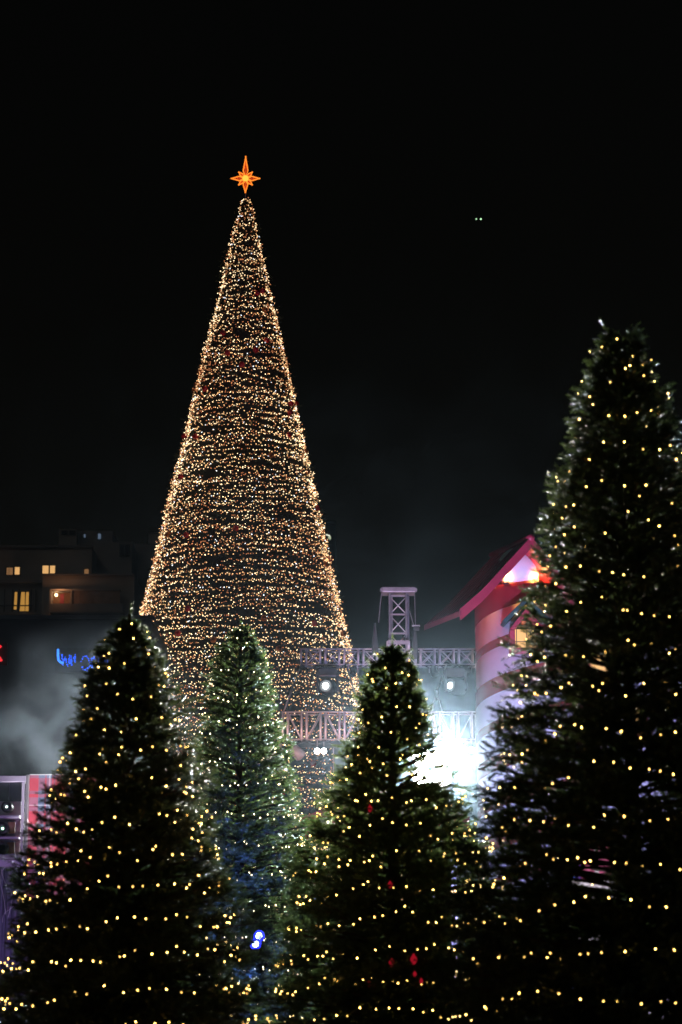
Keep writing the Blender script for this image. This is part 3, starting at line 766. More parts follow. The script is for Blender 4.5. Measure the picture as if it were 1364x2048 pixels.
# ------------------------------------------------------------------ left: lamp rack, tartan board, drape wall
RY = 30.0; rs = pxs(RY)
def rp(px, py, dy=0): return P(px, py, RY + dy)
rack = thing('lamp_rack', 'purple lit open frame rack holding stage lamps at the left edge', 'rack', (rp(0, 1720)[0], RY, rp(0, 1728)[2]))
rk = lambda x0, x1, y0, y1, dy, th: box(((rp(x0, 1600, dy)[0] + rp(x1, 1600, dy)[0]) / 2, RY + dy, (rp(20, y0, dy)[2] + rp(20, y1, dy)[2]) / 2), (rp(x1, 1600, dy)[0] - rp(x0, 1600, dy)[0], th, rp(20, y0, dy)[2] - rp(20, y1, dy)[2]), 0, .006)
M['rackp'] = mat('pale_rack_paint', (0.42, 0.36, 0.46), 0.5, vary=0.12, scale=5)
obj('top_rail', rk(-45, 51, 1552, 1564, 0, .12), M['rackp'], rack)
obj('upright', rk(44, 49, 1564.6, 1711, 0, .1), M['rackp'], rack); obj('upright', rk(-45, -40, 1564.6, 1711, 0, .1), M['rackp'], rack)
obj('side_post', rk(51.5, 57, 1550, 1722, .02, .12), M['alu_dark'], rack)
obj('bottom_rail', rk(-45, 52, 1720.5, 1733, 0, .16), M['rackp'], rack); obj('bottom_shelf', rk(-45, 53, 1712, 1720, 0, .5), M['alu_dark'], rack)
obj('back_panel', rk(-45, 51, 1564, 1712, .42, .03), M['drape'], rack)
obj('shelf', rk(-40, 43.5, 1632.5, 1638, .15, .45), M['rackp'], rack); obj('shelf', rk(-40, 43.5, 1675, 1679, .15, .45), M['rackp'], rack)
obj('board', rk(-38, 43, 1603.5, 1631, .32, .03), M['rackp'], rack)
for x0, x1 in ((-38, 17.5), (18.5, 43)): obj('dark_pane', rk(x0, x1, 1566, 1602.5, .3, .02), M['glass_dark'], rack)
for y0, y1 in ((1644, 1667), (1684.5, 1707)): obj('brown_door', rk(17.5, 32, y0, y1, .1, .02), M['brown'], rack)
for y0, y1 in ((1640, 1674), (1681, 1711)): obj('housing', rk(33, 43, y0, y1, .3, .02), M['rackp'], rack)
G['blue_white'] = glow('small_cool_lamp', (.75, 1.0, 1.0), 4.0, 'NONE'); G['green_white'] = glow('small_green_lamp', (.55, 1.0, .75), 4.0, 'NONE')
def rack_lamp(label, px, py, r, g_, half=False):
    c = rp(px, py, -.02); t = thing('rack_lamp', label, 'stage light', (c[0], RY, c[2] - r * rs), 'lamps in the rack at the left edge')
    obj('head', lathe(c + np.array([0, .2, 0]), [(r * .6 * rs, -.05), (r * rs, .0), (r * rs, .14), (r * .8 * rs, .19), (r * .45 * rs, .19), (r * .4 * rs, .12)], 20, (0, -1, 0)), M['black'], t, True)
    if g_: obj('lens', lathe(c + np.array([0, .06, 0]), [(r * .2 * rs, .0), (r * .16 * rs, .03), (.001, .035)], 12, (.3, -1, 0)), g_, t, True)
rack_lamp('round dark lamp with a cool white glint in the upper bay of the rack', 12, 1613, 11.5, G['blue_white'])
rack_lamp('dark lamp with a green glint in the middle bay of the rack', 4, 1656.5, 13, G['green_white'])
rack_lamp('unlit dark lamp in the bottom bay of the rack', 3, 1695, 12.5, None)
# tartan board: woven check is flat print
def plaid():
    m = mat('tartan_print', (.5, .08, .1), .8, vary=.05)
    nt = m.node_tree; b = nt.nodes['Principled BSDF']
    tc = nt.nodes.new('ShaderNodeTexCoord'); sp_ = nt.nodes.new('ShaderNodeSeparateXYZ'); nt.links.new(tc.outputs['Object'], sp_.inputs[0])
    def bands(axis, period, stops):
        mm = nt.nodes.new('ShaderNodeMath'); mm.operation = 'DIVIDE'; mm.inputs[1].default_value = period; nt.links.new(sp_.outputs[axis], mm.inputs[0])
        fr = nt.nodes.new('ShaderNodeMath'); fr.operation = 'FRACT'; nt.links.new(mm.outputs[0], fr.inputs[0])
        rp_ = nt.nodes.new('ShaderNodeValToRGB'); rp_.color_ramp.interpolation = 'CONSTANT'
        el = rp_.color_ramp.elements
        el[0].position = 0; el[0].color = stops[0][1] + (1,); el[1].position = stops[1][0]; el[1].color = stops[1][1] + (1,)
        for p_, c_ in stops[2:]: e = el.new(p_); e.color = c_ + (1,)
        nt.links.new(fr.outputs[0], rp_.inputs[0]); return rp_
    red, blu, whi, nav = (.55, .06, .09), (.16, .2, .3), (.6, .62, .7), (.08, .08, .14)
    st = [(0, red), (.22, blu), (.44, red), (.5, blu), (.58, whi), (.63, blu), (.68, red), (.74, nav), (.80, red)]
    bx = bands(0, 58 * rs, st); bz = bands(2, 66 * rs, [(0, red), (.2, blu), (.32, nav), (.36, whi), (.40, blu), (.62, red), (.72, blu), (.82, red)])
    ch = nt.nodes.new('ShaderNodeMix'); ch.data_type = 'RGBA'; ch.inputs[0].default_value = .45
    nt.links.new(bx.outputs[0], ch.inputs[6]); nt.links.new(bz.outputs[0], ch.inputs[7]); nt.links.new(ch.outputs[2], b.inputs['Base Color'])
    return m
tb = thing('tartan_board', 'red and blue tartan board standing beside the lamp rack', 'board', (rp(58, 1720)[0], RY + .1, 0))
obj('board', rk(58.5, 190, 1550.5, 1800, .1, .05), plaid(), tb)
obj('top_edge', rk(58, 190.5, 1548.5, 1550, .1, .08), M['alu'], tb)
for px in (70, 170): obj('leg', rk(px, px + 4, 1801, 2160, .14, .08), M['alu_dark'], tb)
dr = thing('drape_wall', 'blue grey pleated drape hanging below the lamp rack', 'curtain', (rp(0, 1900)[0], RY + .3, 0))
V, Fc = [], []; nseg = 60
x0, x1 = rp(-70, 1800)[0], rp(57, 1800)[0]; zt = rp(0, 1734)[2]
for i in range(nseg + 1):
    x = x0 + (x1 - x0) * i / nseg; y = RY + .25 + .035 * math.sin(i * .95) + .02 * math.sin(i * 2.3)
    V += [(x, y, 0.06), (x, y, zt), (x, y + .02, 0.06), (x, y + .02, zt)]
for i in range(nseg):
    b = i * 4; Fc += [(b, b + 4, b + 5, b + 1), (b + 2, b + 3, b + 7, b + 6), (b + 1, b + 5, b + 7, b + 3)]
obj('cloth', (V, Fc), M['drape'], dr, True)
obj('rail', tube([(x0, RY + .26, zt + .02), (x1, RY + .26, zt + .02)], .02, 8), M['alu_dark'], dr, True)
M['cable'] = mat('pale_cable', (.5, .5, .55), .5, vary=.1)
for lb, pts in (('loose cable looping down the drape nearest the tartan board', [(33, 1733), (31, 1760), (33, 1785), (38, 1798), (24, 1815), (8, 1828), (5, 1845)]),
                ('thin cable hanging at the left edge of the drape', [(11, 1733), (3, 1745), (1, 1765), (8, 1800), (12, 1830)]),
                ('cable hanging in a slack bow in the middle of the drape', [(2, 1738), (10, 1765), (20, 1778), (24, 1800), (16, 1835)])):
    t = thing('cable', lb, 'cable', rp(*pts[-1], .1), 'cables hanging from the lamp rack')
    q = [rp(x, y, .12) for x, y in pts]; fine = []
    for i in range(len(q) - 1):
        p0, p1, p2, p3 = q[max(i - 1, 0)], q[i], q[i + 1], q[min(i + 2, len(q) - 1)]
        for s in np.linspace(0, 1, 6, endpoint=False): fine.append(.5 * ((2 * p1) + (-p0 + p2) * s + (2 * p0 - 5 * p1 + 4 * p2 - p3) * s * s + (-p0 + 3 * p1 - 3 * p2 + p3) * s ** 3))
    obj('cord', tube(fine + [q[-1]], .55 * rs, 6), M['cable'], t, True)

# ------------------------------------------------------------------ apartment blocks far behind
AY = 130.0; as_ = pxs(AY)
def ap(px, py, dy=0): return P(px, py, AY + dy)
def ab(x0, x1, y0, y1, dy, th, bev=0):
    return box(((ap(x0, 1200, dy)[0] + ap(x1, 1200, dy)[0]) / 2, AY + dy + th / 2, (ap(100, y0, dy)[2] + ap(100, y1, dy)[2]) / 2), (ap(x1, 1200, dy)[0] - ap(x0, 1200, dy)[0], th, ap(100, y0, dy)[2] - ap(100, y1, dy)[2]), 0, bev)
GRD = 1990
apt = thing('apartment_block', 'dim stepped apartment block with a few lit windows at the left', 'building', (ap(100, 1200)[0], AY, 0))
obj('wall', ab(-160, 182, 1095, 1165, 2.5, 14), M['concrete'], apt)
obj('wall', ab(84, 268, 1150.5, GRD, 0, 14), M['concrete'], apt)
obj('wall', ab(-160, 83.5, 1165.5, GRD, 1.2, 14), M['concrete2'], apt)
obj('penthouse', ab(114, 150, 1058, 1094.5, 5, 6), M['concrete'], apt)
obj('penthouse', ab(150.5, 222, 1062, 1094.5, 6, 6), M['concrete2'], apt)
obj('wall', ab(182.5, 262, 1084, 1150, 5, 10), M['concrete2'], apt)
obj('wall', ab(255, 345, 1088, GRD, 9, 10), M['concrete2'], apt)
tk = thing('roof_tank', 'pale box shaped water tank on the flat roof left of the giant tree', 'water tank', ap(308, 1088, 12))
obj('tank', ab(295, 321, 1066, 1087, 11, 2, .1), M['concrete'], tk)
obj('lid', ab(294, 322, 1064, 1065.7, 10.9, 2.2), M['concrete2'], tk)
obj('parapet', ab(-160, 184, 1090, 1094.6, 2.3, .3), M['concrete2'], apt)
obj('cornice', ab(-160, 83, 1160, 1165, .8, .5), M['concrete2'], apt)
obj('cornice', ab(84, 268, 1147.5, 1150.3, -.25, .5), M['concrete2'], apt)
G['w1'] = glow('lit_room_window', (1.0, .55, .2), .75, 'NONE'); G['w2'] = glow('dim_room_window', (1.0, .5, .2), .2, 'NONE'); G['w3'] = glow('curtain_window', (1.0, .5, .1), .42, 'NONE')
G['w4'] = glow('cool_roof_light', (.5, .7, 1.0), .16, 'NONE')
def window(x0, x1, y0, y1, dy, g_, split=()):
    w = obj('window', join(ab(x0 - 1.2, x0, y0 - 1.2, y1 + 1.2, dy - .08, .1), ab(x1, x1 + 1.2, y0 - 1.2, y1 + 1.2, dy - .08, .1), ab(x0, x1, y0 - 1.2, y0, dy - .08, .1), ab(x0, x1, y1, y1 + 1.2, dy - .08, .1)), M['black'], apt)
    xs = [x0] + list(split) + [x1]
    for i in range(len(xs) - 1): obj('pane', ab(xs[i] + .4, xs[i + 1] - .4, y0, y1, dy - .02, .018), g_[i] if isinstance(g_, (list, tuple)) else g_, w)
window(11, 24, 1135, 1149.5, 2.5, [G['w2'], G['w2']], (16,)); window(27.5, 37.5, 1134, 1149, 2.5, G['w1'])
window(83, 95.5, 1131, 1147, 2.5, G['w1']); window(98, 108.5, 1131, 1146.5, 2.5, G['w1'])
window(167, 176, 1138, 1150, 2.4, G['w2'])
window(192.5, 199, 1067, 1078, 5.9, G['w4']); window(164, 168, 1068, 1075, 5.9, G['w4'])
for a, b in ((120, 130), (136, 145)): window(a, b, 1062, 1068, 4.95, M['glass_dark'])
window(238, 256, 1090, 1112, 4.9, M['glass_dark'], (247,))
# bay with curtained windows
for (a, b, c, d) in (((29, 34), (28, 33.5), 1184, 1219), ((42, 49), (40, 50), 1184, 1222), ((51.5, 57), (51, 57.5), 1184, 1222)):
    w = obj('window', ab(a[0] - 2, a[1] + 2, c - 2, d + 2, 1.15, .04), M['glass_dark'], apt)
    z = lambda y: ap(40, y, 1.1)[2]; X = lambda x: ap(x, 1200, 1.1)[0]; y_ = AY + 1.12
    obj('curtain', slab([(X(b[0]), y_, z(d)), (X(b[1]), y_, z(d)), (X(a[1]), y_, z(c)), (X(a[0]), y_, z(c))], .02), G['w3'], w)
for px in (-10, 8, 24, 37, 61, 70): obj('mullion', ab(px, px + 1.2, 1178, 1250, .95, .2), M['glass_dark'], apt)
obj('balcony_rail', ab(-60, 66, 1210, 1212, .4, .1), M['black'], apt)
obj('balcony_slab', ab(-60, 83, 1224, 1229, -.2, 1.4), M['concrete2'], apt)
for px in range(-10, 80, 14): obj('glazing_bar', ab(px, px + 1, 1235, 1330, 1.05, .12), M['glass_dark'], apt)
# recessed loggia with a lamp and an awning blind
obj('loggia_back', ab(102, 140, 1184, 1207, -.02, .015), M['brown'], apt)
obj('loggia_frame', join(ab(99, 102, 1181, 1210, -.9, .88), ab(140.5, 143.5, 1181, 1208, -.9, .88), ab(99, 143.5, 1178, 1181, -.9, .88)), M['concrete'], apt)
obj('loggia_door', ab(120, 128, 1188, 1207, -.05, .03), M['trim_red'], apt)
obj('loggia_parapet', ab(99, 245, 1207.5, 1222, -1.0, .15), M['concrete2'], apt)
obj('balcony_floor', ab(99, 245, 1222.4, 1225, -1.0, .98), M['concrete2'], apt)
M['blind'] = mat('ribbed_awning', (.42, .3, .22), .8, vary=.2, scale=3)
for k in range(24): obj('awning_rib', ab(144 + k * 4, 147.6 + k * 4, 1181.5, 1207, -.8 - .02 * (k % 2), .03), M['blind'], apt)
obj('awning_box', ab(143.8, 241, 1177.5, 1181, -.9, .5), M['concrete'], apt)
lp = ap(112.5, 1190, -.35)
lamp = thing('balcony_lamp', 'bright round lamp on the balcony of the apartment block', 'lamp', lp)
obj('globe', sphere(lp, 3.2 * as_, 12, 8), glow('balcony_globe', (1, .6, .3), 7, 'NONE'), lamp, True); obj('mount', box(lp + np.array([0, .2, .0]), (.06, .26, .06)), M['black'], lamp)
l = bpy.data.lights.new('balcony_glow', 'POINT'); l.energy = 12; l.color = (1, .42, .18); l.shadow_soft_size = .1
o = bpy.data.objects.new('balcony_glow', l); C.objects.link(o); o.parent = lamp; o.location = (.3, -.95, .1)
# block hidden behind the giant tree
apt2 = thing('apartment_block', 'dark flat roofed block just showing at the right of the giant tree', 'building', (ap(600, 1200)[0], AY, 0))
obj('wall', ab(520, 671, 1046, GRD, 4, 12), M['core'], apt2); obj('parapet', ab(519, 672, 1041, 1045.7, 3.8, 12.4), M['core'], apt2)
for i in range(4): obj('window', ab(560, 575, 1070 + i * 45, 1090 + i * 45, 3.95, .04), M['glass_dark'], apt2)
wl_ = ap(656, 1072, 3.6)
wlamp = thing('wall_lamp', 'small greenish white lamp on the dark block beside the giant tree', 'lamp', wl_)
obj('shade', lathe(wl_, [(2.5 * as_, 0), (4 * as_, .1), (1.5 * as_, .32)], 14), M['alu_dark'], wlamp)
obj('bulb', sphere(wl_ + np.array([.1, -.02, -.12]), 3.3 * as_, 12, 8, (.9, .9, 1.5)), glow('sodium_bulb', (.75, .85, .55), .6, 'NONE'), wlamp, True)
obj('tube', tube([wl_ + np.array([-.15, -.1, .08]), wl_ + np.array([.12, -.1, -.01])], 1.3 * as_, 8), glow('tube_lamp', (.9, .95, .75), 1.0, 'NONE'), wlamp, True)

# ------------------------------------------------------------------ neon signs
NY = 60.0; ns = pxs(NY)
G['neon'] = glow('blue_neon', (.01, .09, 1.0), 2.4, 'NONE'); G['neon_hot'] = glow('blue_neon_tall', (.03, .2, 1.0), 1.7, 'NONE'); G['neon_red'] = glow('red_neon', (1.0, .03, .04), 1.1, 'NONE')
sg = thing('blue_neon_sign', 'blue neon shop sign with a tall letter L at its left', 'sign', P(115, 1345, NY))
n = lambda x, y: P(x, y, NY)
obj('letter', tube([n(116, 1298), n(116, 1312), n(117, 1320), n(121, 1324.5), n(127, 1326)], 2.3 * ns, 8), G['neon_hot'], sg, True)
def dotted(pts, step=3.2):
    out = []
    for (x0, y0), (x1, y1) in zip(pts, pts[1:]):
        k = max(1, int(math.hypot(x1 - x0, y1 - y0) / step))
        for i in range(k): out.append(sphere(n(x0 + (x1 - x0) * i / k + rnd.uniform(-.9, .9), y0 + (y1 - y0) * i / k + rnd.uniform(-.9, .9)), rnd.uniform(.8, 1.6) * ns, 6, 4))
    return join(*out)
for pts in ([(124, 1310), (126, 1330), (130, 1314), (135, 1332), (140, 1312), (140, 1330)], [(143, 1330), (143, 1312), (147, 1316), (150, 1310), (150, 1328)],
            [(163, 1322), (166, 1314), (173, 1312), (178, 1318), (180, 1330), (174, 1341), (166, 1338), (163, 1330)],
            [(184, 1334), (183, 1318), (188, 1314), (192, 1320)], [(197, 1326), (197, 1319), (202, 1317), (206, 1320), (206, 1328)], [(209, 1326), (210, 1317), (215, 1318), (216, 1328)]):
    obj('letter', dotted(pts), G['neon'], sg)
obj('backing', box(n(165, 1320) + np.array([0, .12, 0]), (112 * ns, .05, 50 * ns)), M['black'], sg)
for px in (120, 210): obj('bracket', tube([n(px, 1320) + (0, .14, 0), n(px, 1320) + (0, 1.2, 0)], .03, 6), M['black'], sg)
sg2 = thing('red_neon_sign', 'red neon letter cut off by the left edge', 'sign', P(-10, 1345, NY))
obj('letter', join(tube([n(-22, 1290), n(-22, 1323)], 2.4 * ns, 8), tube([n(2, 1291), n(-3, 1297), n(-20, 1306)], 2.6 * ns, 8), tube([n(-12, 1303), n(-3, 1312), n(3, 1322)], 2.6 * ns, 8)), G['neon_red'], sg2, True)
obj('backing', box(n(-8, 1307) + np.array([0, .12, 0]), (44 * ns, .05, 46 * ns)), M['black'], sg2)
# the shop front both signs hang on
shop = thing('shop_building', 'low dark shop building in the smoke behind the left fir', 'building', (P(90, 1400, NY + 1.2)[0], NY + 1.2, 0))
sx = lambda px: P(px, 1400, NY + 1.2)[0]; szz = lambda py: P(90, py, NY + 1.2)[2]
obj('wall', box(((sx(-160) + sx(300)) / 2, NY + 4.2, szz(1240) / 2 + .03), (sx(300) - sx(-160), 6, szz(1240) - .06)), M['slate'], shop)
obj('parapet', box(((sx(-160) + sx(300)) / 2, NY + 1.15, szz(1240) + .05), (sx(300) - sx(-160) + .2, .3, .12)), M['slate'], shop)

# ------------------------------------------------------------------ small things
dn = P(957, 439, 90.0); ds_ = pxs(90)
drone = thing('drone', 'tiny pair of pale green lights hovering in the black sky', 'drone', dn)
obj('body', box(dn, (7 * ds_, .06, 2.2 * ds_), 0, .008), M['black'], drone)
for s, st in ((-1, 1.0), (1, 1.8)):
    obj('arm', tube([dn, dn + np.array([s * 5 * ds_, 0, .02])], .6 * ds_, 6), M['black'], drone)
    obj('lamp', sphere(dn + np.array([s * 4.8 * ds_, -.06, 0]), 1.7 * ds_, 8, 6), glow('green_drone_lamp', (.55, 1.0, .55), st, 'NONE'), drone, True)
# blue spotlight in the foot of the middle-distance fir
by = 21.75; bs = pxs(by)
blue = thing('blue_spotlight', 'blue twin spotlight glaring at the foot of the fir behind', 'spotlight', (P(513, 1890, by)[0], by, P(513, 1904, by)[2]))
G['blue'] = glow('blue_halo_disc', (.02, .03, 1.0), 20, 'NONE')
G['blue'].node_tree.nodes['Emission'].inputs[1].default_value = 4
G['blue_hot'] = glow('blue_led_core', (.35, .45, 1.0), 14, 'NONE')
for px, py in ((518, 1872), (511, 1888)):
    c = P(px, py, by)
    obj('can', lathe(c + np.array([0, .04, 0]), [(.02, -.1), (.036, -.08), (.038, .03), (.034, .035)], 14, (0, -1, 0)), M['black'], blue, True)
    lens_disc(c - np.array([0, .012, 0]), 11 * bs, (0, -1, 0), G['blue'], blue)  # wide glowing disc paints the blue halo round the hot lens
    lens_disc(c - np.array([0, .022, 0]), 6.5 * bs, (0, -1, 0), G['blue_hot'], blue)
obj('clamp', box(P(515, 1880, by) + np.array([0, .09, 0]), (.03, .05, .2)), M['black'], blue)
lb_ = bpy.data.lights.new('blue_glow', 'POINT'); lb_.energy = 380; lb_.color = (.08, .14, 1); lb_.shadow_soft_size = .04
o = bpy.data.objects.new('blue_glow', lb_); C.objects.link(o); o.parent = blue; o.location = tuple(P(515, 1880, by) - np.array([0, .1, 0]) - OFF[blue])
# things glimpsed through the firs
def gift(label, px, py, Y, s, m, bow, rz=0.2, g=None):
    c = P(px, py, Y); t = thing('gift_box', label, 'gift box', c, g)
    obj('box', box(c + (0, 0, s / 2), (s, s, s), rz, .01), m, t)
    obj('lid', box(c + (0, 0, s * 1.05), (s * 1.08, s * 1.08, s * .14), rz, .008), m, t)
    for a in (0, math.pi / 2): obj('ribbon', box(c + (0, 0, s * .56), (s * 1.1 if a == 0 else s * .14, s * .14 if a == 0 else s * 1.1, s * 1.16), rz), bow, t)
    for sg_ in (-1, 1):
        lp_ = [c + (0, 0, s * 1.13) + np.array([sg_ * s * .45 * math.sin(t_) , 0, s * .3 * math.sin(t_ * 2) * .5 + s * .16 * (1 - math.cos(t_ * 2))]) for t_ in np.linspace(0, math.pi, 10)]
        obj('bow_loop', tube(lp_, s * .07, 6), bow, t, True)
def plinth(label, px, py, Y, w):
    c = P(px, py, Y); t = thing('display_plinth', label, 'plinth', (c[0], Y, 0))
    obj('block', box((c[0], Y, c[2] / 2 + .02), (w, w * .8, c[2] - .06), 0, .02), M['white'], t); obj('cap', box((c[0], Y, c[2] - .012), (w * 1.1, w * .9, .02)), M['white'], t)
plinth('white plinth carrying the pink gift behind the tall right fir', 1183, 1762, 20.0, .42)
gift('pink gift box with a white bow glimpsed through the tall right fir', 1183, 1762, 20.0, .3, M['pink'], M['white'])
plinth('white plinth carrying the red gift behind the middle front fir', 800, 1962, 19.0, .5)
gift('red gift box glimpsed low through the middle front fir', 800, 1962, 19.0, .2, M['bauble'], M['white'], .5)
# white festive house behind the tall right fir
HY = 38.0
hx = lambda px: P(px, 1500, HY)[0]; hzf = lambda py: P(1250, py, HY)[2]
house = thing('festive_house', 'white festive cabin with a lit window hidden behind the tall right fir', 'house', (hx(1270), HY, 0))
obj('wall', box(((hx(1175) + hx(1480)) / 2, HY + 1.5, hzf(1400) / 2 + .03), (hx(1480) - hx(1175), 3, hzf(1400) - .06)), M['white'], house)
zg, za = hzf(1400), hzf(1265)
obj('gable', slab([(hx(1175), HY, zg), (hx(1480), HY, zg), (hx(1328), HY, za)], -.2), M['white'], house)
for a, b in ((1160, 1328), (1495, 1328)): obj('roof', slab([(hx(a), HY - .3, hzf(1412)), (hx(b), HY - .3, hzf(1258)), (hx(b), HY + 3.2, hzf(1258)), (hx(a), HY + 3.2, hzf(1412))], .1 if a < b else -.1), M['roof_red'], house)
for x0 in (1186, 1258): 
    w = obj('window', box(((hx(x0) + hx(x0 + 36)) / 2, HY - .03, (hzf(1408) + hzf(1470)) / 2), (40 * pxs(HY), .08, hzf(1404) - hzf(1474))), M['trim_red'], house)
    obj('pane', box(((hx(x0) + hx(x0 + 36)) / 2, HY - .075, (hzf(1408) + hzf(1470)) / 2), (34 * pxs(HY), .012, hzf(1408) - hzf(1470))), G['win'], w)
lw = thing('lit_window_sign', 'warm lit lantern box glimpsed through the upper right fir', 'lantern', P(1200, 1345, HY - .5))
obj('frame', box(P(1200, 1330, HY - .45), (46 * pxs(HY), .1, 56 * pxs(HY)), 0, .01), M['trim_red'], lw)
obj('panel', box(P(1200, 1330, HY - .52), (38 * pxs(HY), .02, 48 * pxs(HY))), G['win'], lw)
# stage front boards
sf = thing('stage_platform', 'low white boarded stage front behind the firs', 'stage', (0, 33, 0))
for i in range(46):
    x = -6.8 + i * .3
    obj('board', box((x, 33 + .006 * (i % 3), .72), (.285, .04, 1.34)), M['white'], sf)
obj('deck', box((-.05, 38.5, 1.45), (14.2, 11, .1)), M['black'], sf)
obj('rail', box((-.05, 32.96, 1.43), (14.2, .08, .09)), M['rackp'], sf)

# coloured ground floodlights
par_can('lavender floodlight on the stage washing the striped tower', (P(985, 1700, 27.5)[0], 27.5, .5), (tcx - .1, TY - .9, 7.0), (.46, .44, 1.0), 9000, 44)
par_can('pink floodlight on the stage washing the trusses', (P(740, 1700, 35.5)[0], 35.5, 1.75), P(720, 1350, 43.5), (1.0, .5, .45), 2800, 44)
par_can('violet floodlight washing the lamp rack', (P(150, 1900, 25.5)[0], 25.5, .3), P(30, 1640, 30), (.62, .36, 1.0), 380, 60)
par_can('lilac floodlight washing the white cabin', (P(1180, 1900, 31.0)[0], 31.0, .3), P(1290, 1560, 38), (.78, .7, 1.0), 700, 70)
par_can('added white floodlight brightening the pink gift, unseen behind the tall right fir', (P(1290, 1900, 18.2)[0], 18.2, .3), P(1183, 1740, 20), (1.0, .85, 1.0), 320, 40)  # lamp added only to brighten the gift
def add_backlight(label, px, py, Y, aim, power, col):  # unseen lamp added behind a fir to rim-light its needles
    c = P(px, py, Y); t = thing('added_stand_backlight', label, 'floodlight', (c[0], Y, .05)); d = np.asarray(aim, float) - c; d /= np.linalg.norm(d)
    obj('can', lathe(c, [(.05, -.18), (.09, -.14), (.10, .08), (.09, .09)], 18, d), M['black'], t, True)
    lens_disc(c + d * .08, .08, d, glow('halogen_' + t.name, col, 6.0, 'NONE'), t)
    obj('pole', tube([(c[0], Y + .1, .06), (c[0], Y + .1, c[2])], .02, 8), M['alu_dark'], t, True)
    for k in range(3): obj('foot', tube([(c[0], Y + .1, .5), (c[0] + .4 * math.cos(k * 2.1), Y + .1 + .4 * math.sin(k * 2.1), .06)], .015, 6), M['alu_dark'], t, True)
    spot('halogen_beam', c + d * .16, aim, power, col, 64, .6, .08, t)
add_backlight('added warm backlight, unseen on a stand close behind the middle front fir', 772, 1640, 18.2, P(782, 1300, 15), 4600, (1.0, .96, .8))
add_backlight('added warm backlight, unseen on a stand close behind the fir with pale lights', 500, 1700, 26.0, P(495, 1440, 23), 600, (1.0, .98, .8))
par_can('added cool white floodlight brightening the smoke, unseen behind the left fir', (P(235, 1900, 29.0)[0], 29.0, .3), P(130, 1300, 30.5), (.95, .97, 1.0), 2600, 34)  # lamp added to brighten the smoke from below

# tall mast added out of view at the left to light trusses and tower roof
lm = thing('added_lamp_mast', 'added tall mast with rose fill lamps, out of view left of the square', 'lamp mast', (-9.5, 22.0, 0.0))
obj('pole', tube([(-9.5, 22, 0.05), (-9.5, 22, 10.4)], [.11, .06], 12), M['alu_dark'], lm, True)
lq = np.array([-9.35, 22.2, 10.3]); la = P(680, 1310, 43); ld = (la - lq) / np.linalg.norm(la - lq)
obj('can', lathe(lq, [(.08, -.3), (.17, -.25), (.19, .12), (.18, .14)], 18, ld), M['black'], lm, True)
lens_disc(lq + ld * .13, .16, ld, glow('rose_lens', (1, .7, .8), 8, 'NONE'), lm)
spot('rose_fill_beam', lq + ld * .25, la, 1500, (1.0, .58, .62), 9, .5, .15, lm)

lq2 = np.array([-9.3, 21.7, 9.7]); la2 = P(925, 1165, 38.5); ld2 = (la2 - lq2) / np.linalg.norm(la2 - lq2)
obj('can', lathe(lq2, [(.06, -.25), (.13, -.2), (.14, .1), (.13, .12)], 18, ld2), M['black'], lm, True)
lens_disc(lq2 + ld2 * .11, .12, ld2, glow('rose_lens_small', (1, .6, .8), 8, 'NONE'), lm)
spot('roof_fill_beam', lq2 + ld2 * .2, la2, 900, (1.0, .55, .8), 6.0, .7, .1, lm)  # second lamp added for the tower roof slope alone

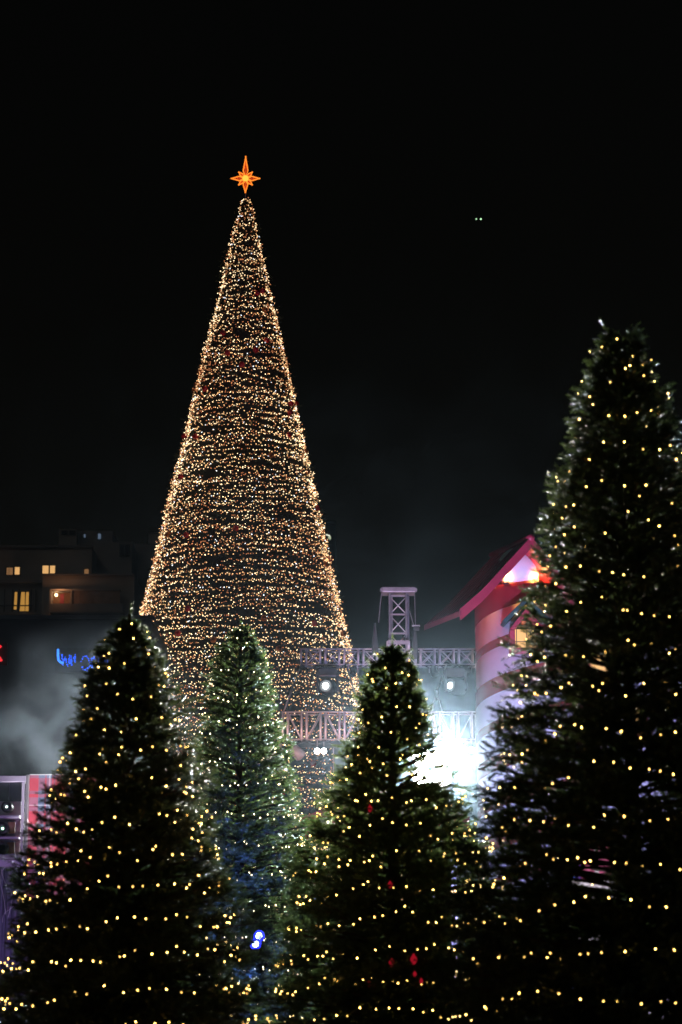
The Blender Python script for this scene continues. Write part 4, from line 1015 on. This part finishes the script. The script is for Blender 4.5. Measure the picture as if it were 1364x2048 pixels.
# ------------------------------------------------------------------ smoke drifting over the stage
def smoke():
    me = mesh('smoke', *box((0, 0, 0), (1, 1, 1)))
    o = bpy.data.objects.new('smoke', me); C.objects.link(o); OFF[o] = np.zeros(3)
    o.location = (0, 42.0, 6.55); o.scale = (26, 47, 13.0)
    tag(o, 'thin pale stage smoke drifting round the trusses and lamps', 'smoke', kind='stuff')
    m = bpy.data.materials.new('stage_smoke'); m.use_nodes = True; nt = m.node_tree
    nt.nodes.remove(nt.nodes['Principled BSDF'])
    N = nt.nodes.new; L = nt.links.new
    geo = N('ShaderNodeNewGeometry'); pos = geo.outputs['Position']
    sep = N('ShaderNodeSeparateXYZ'); L(pos, sep.inputs[0])
    def mr(src, a, b, c, d):
        x = N('ShaderNodeMapRange'); x.interpolation_type = 'SMOOTHSTEP'
        for i, v in zip(('From Min', 'From Max', 'To Min', 'To Max'), (a, b, c, d)): x.inputs[i].default_value = v
        L(src, x.inputs['Value']); return x.outputs[0]
    def mt(op, a, b):
        x = N('ShaderNodeMath'); x.operation = op
        for i, v in enumerate((a, b)):
            if isinstance(v, (int, float)): x.inputs[i].default_value = v
            else: L(v, x.inputs[i])
        return x.outputs[0]
    nz = N('ShaderNodeTexNoise'); nz.inputs['Scale'].default_value = 1.5; nz.inputs['Detail'].default_value = 4; nz.inputs['Roughness'].default_value = .6; nz.inputs['Distortion'].default_value = .6
    L(pos, nz.inputs['Vector'])
    nn = mr(nz.outputs['Fac'], .46, .60, 0, 1)
    fz = mr(sep.outputs[2], 4.0, 11.0, 1, 0)
    fy = mr(sep.outputs[1], 19.0, 25.0, 0, 1)
    def puff(c, r0, r1):
        d = N('ShaderNodeVectorMath'); d.operation = 'DISTANCE'; L(pos, d.inputs[0]); d.inputs[1].default_value = tuple(c)
        return mr(d.outputs['Value'], r0, r1, 1, 0)
    p1 = puff(P(892, 1520, 30.2), 0.0, 2.8)
    p2 = puff(P(172, 1500, 30), 0.1, 2.0)
    base = mt('ADD', .00008, mt('MULTIPLY', nn, .0003))
    dens = mt('MULTIPLY', mt('MULTIPLY', base, fz), fy)
    dens = mt('ADD', dens, mt('MULTIPLY', p1, .0066))
    dens = mt('ADD', dens, mt('MULTIPLY', mt('MULTIPLY', p2, mt('ADD', nn, .05)), .2))
    sc = N('ShaderNodeVolumeScatter'); sc.inputs['Color'].default_value = (.74, .89, 1, 1); sc.inputs['Anisotropy'].default_value = .5
    L(dens, sc.inputs['Density'])
    L(sc.outputs[0], nt.nodes['Material Output'].inputs['Volume'])
    me.materials.append(m)
    return o
smoke()
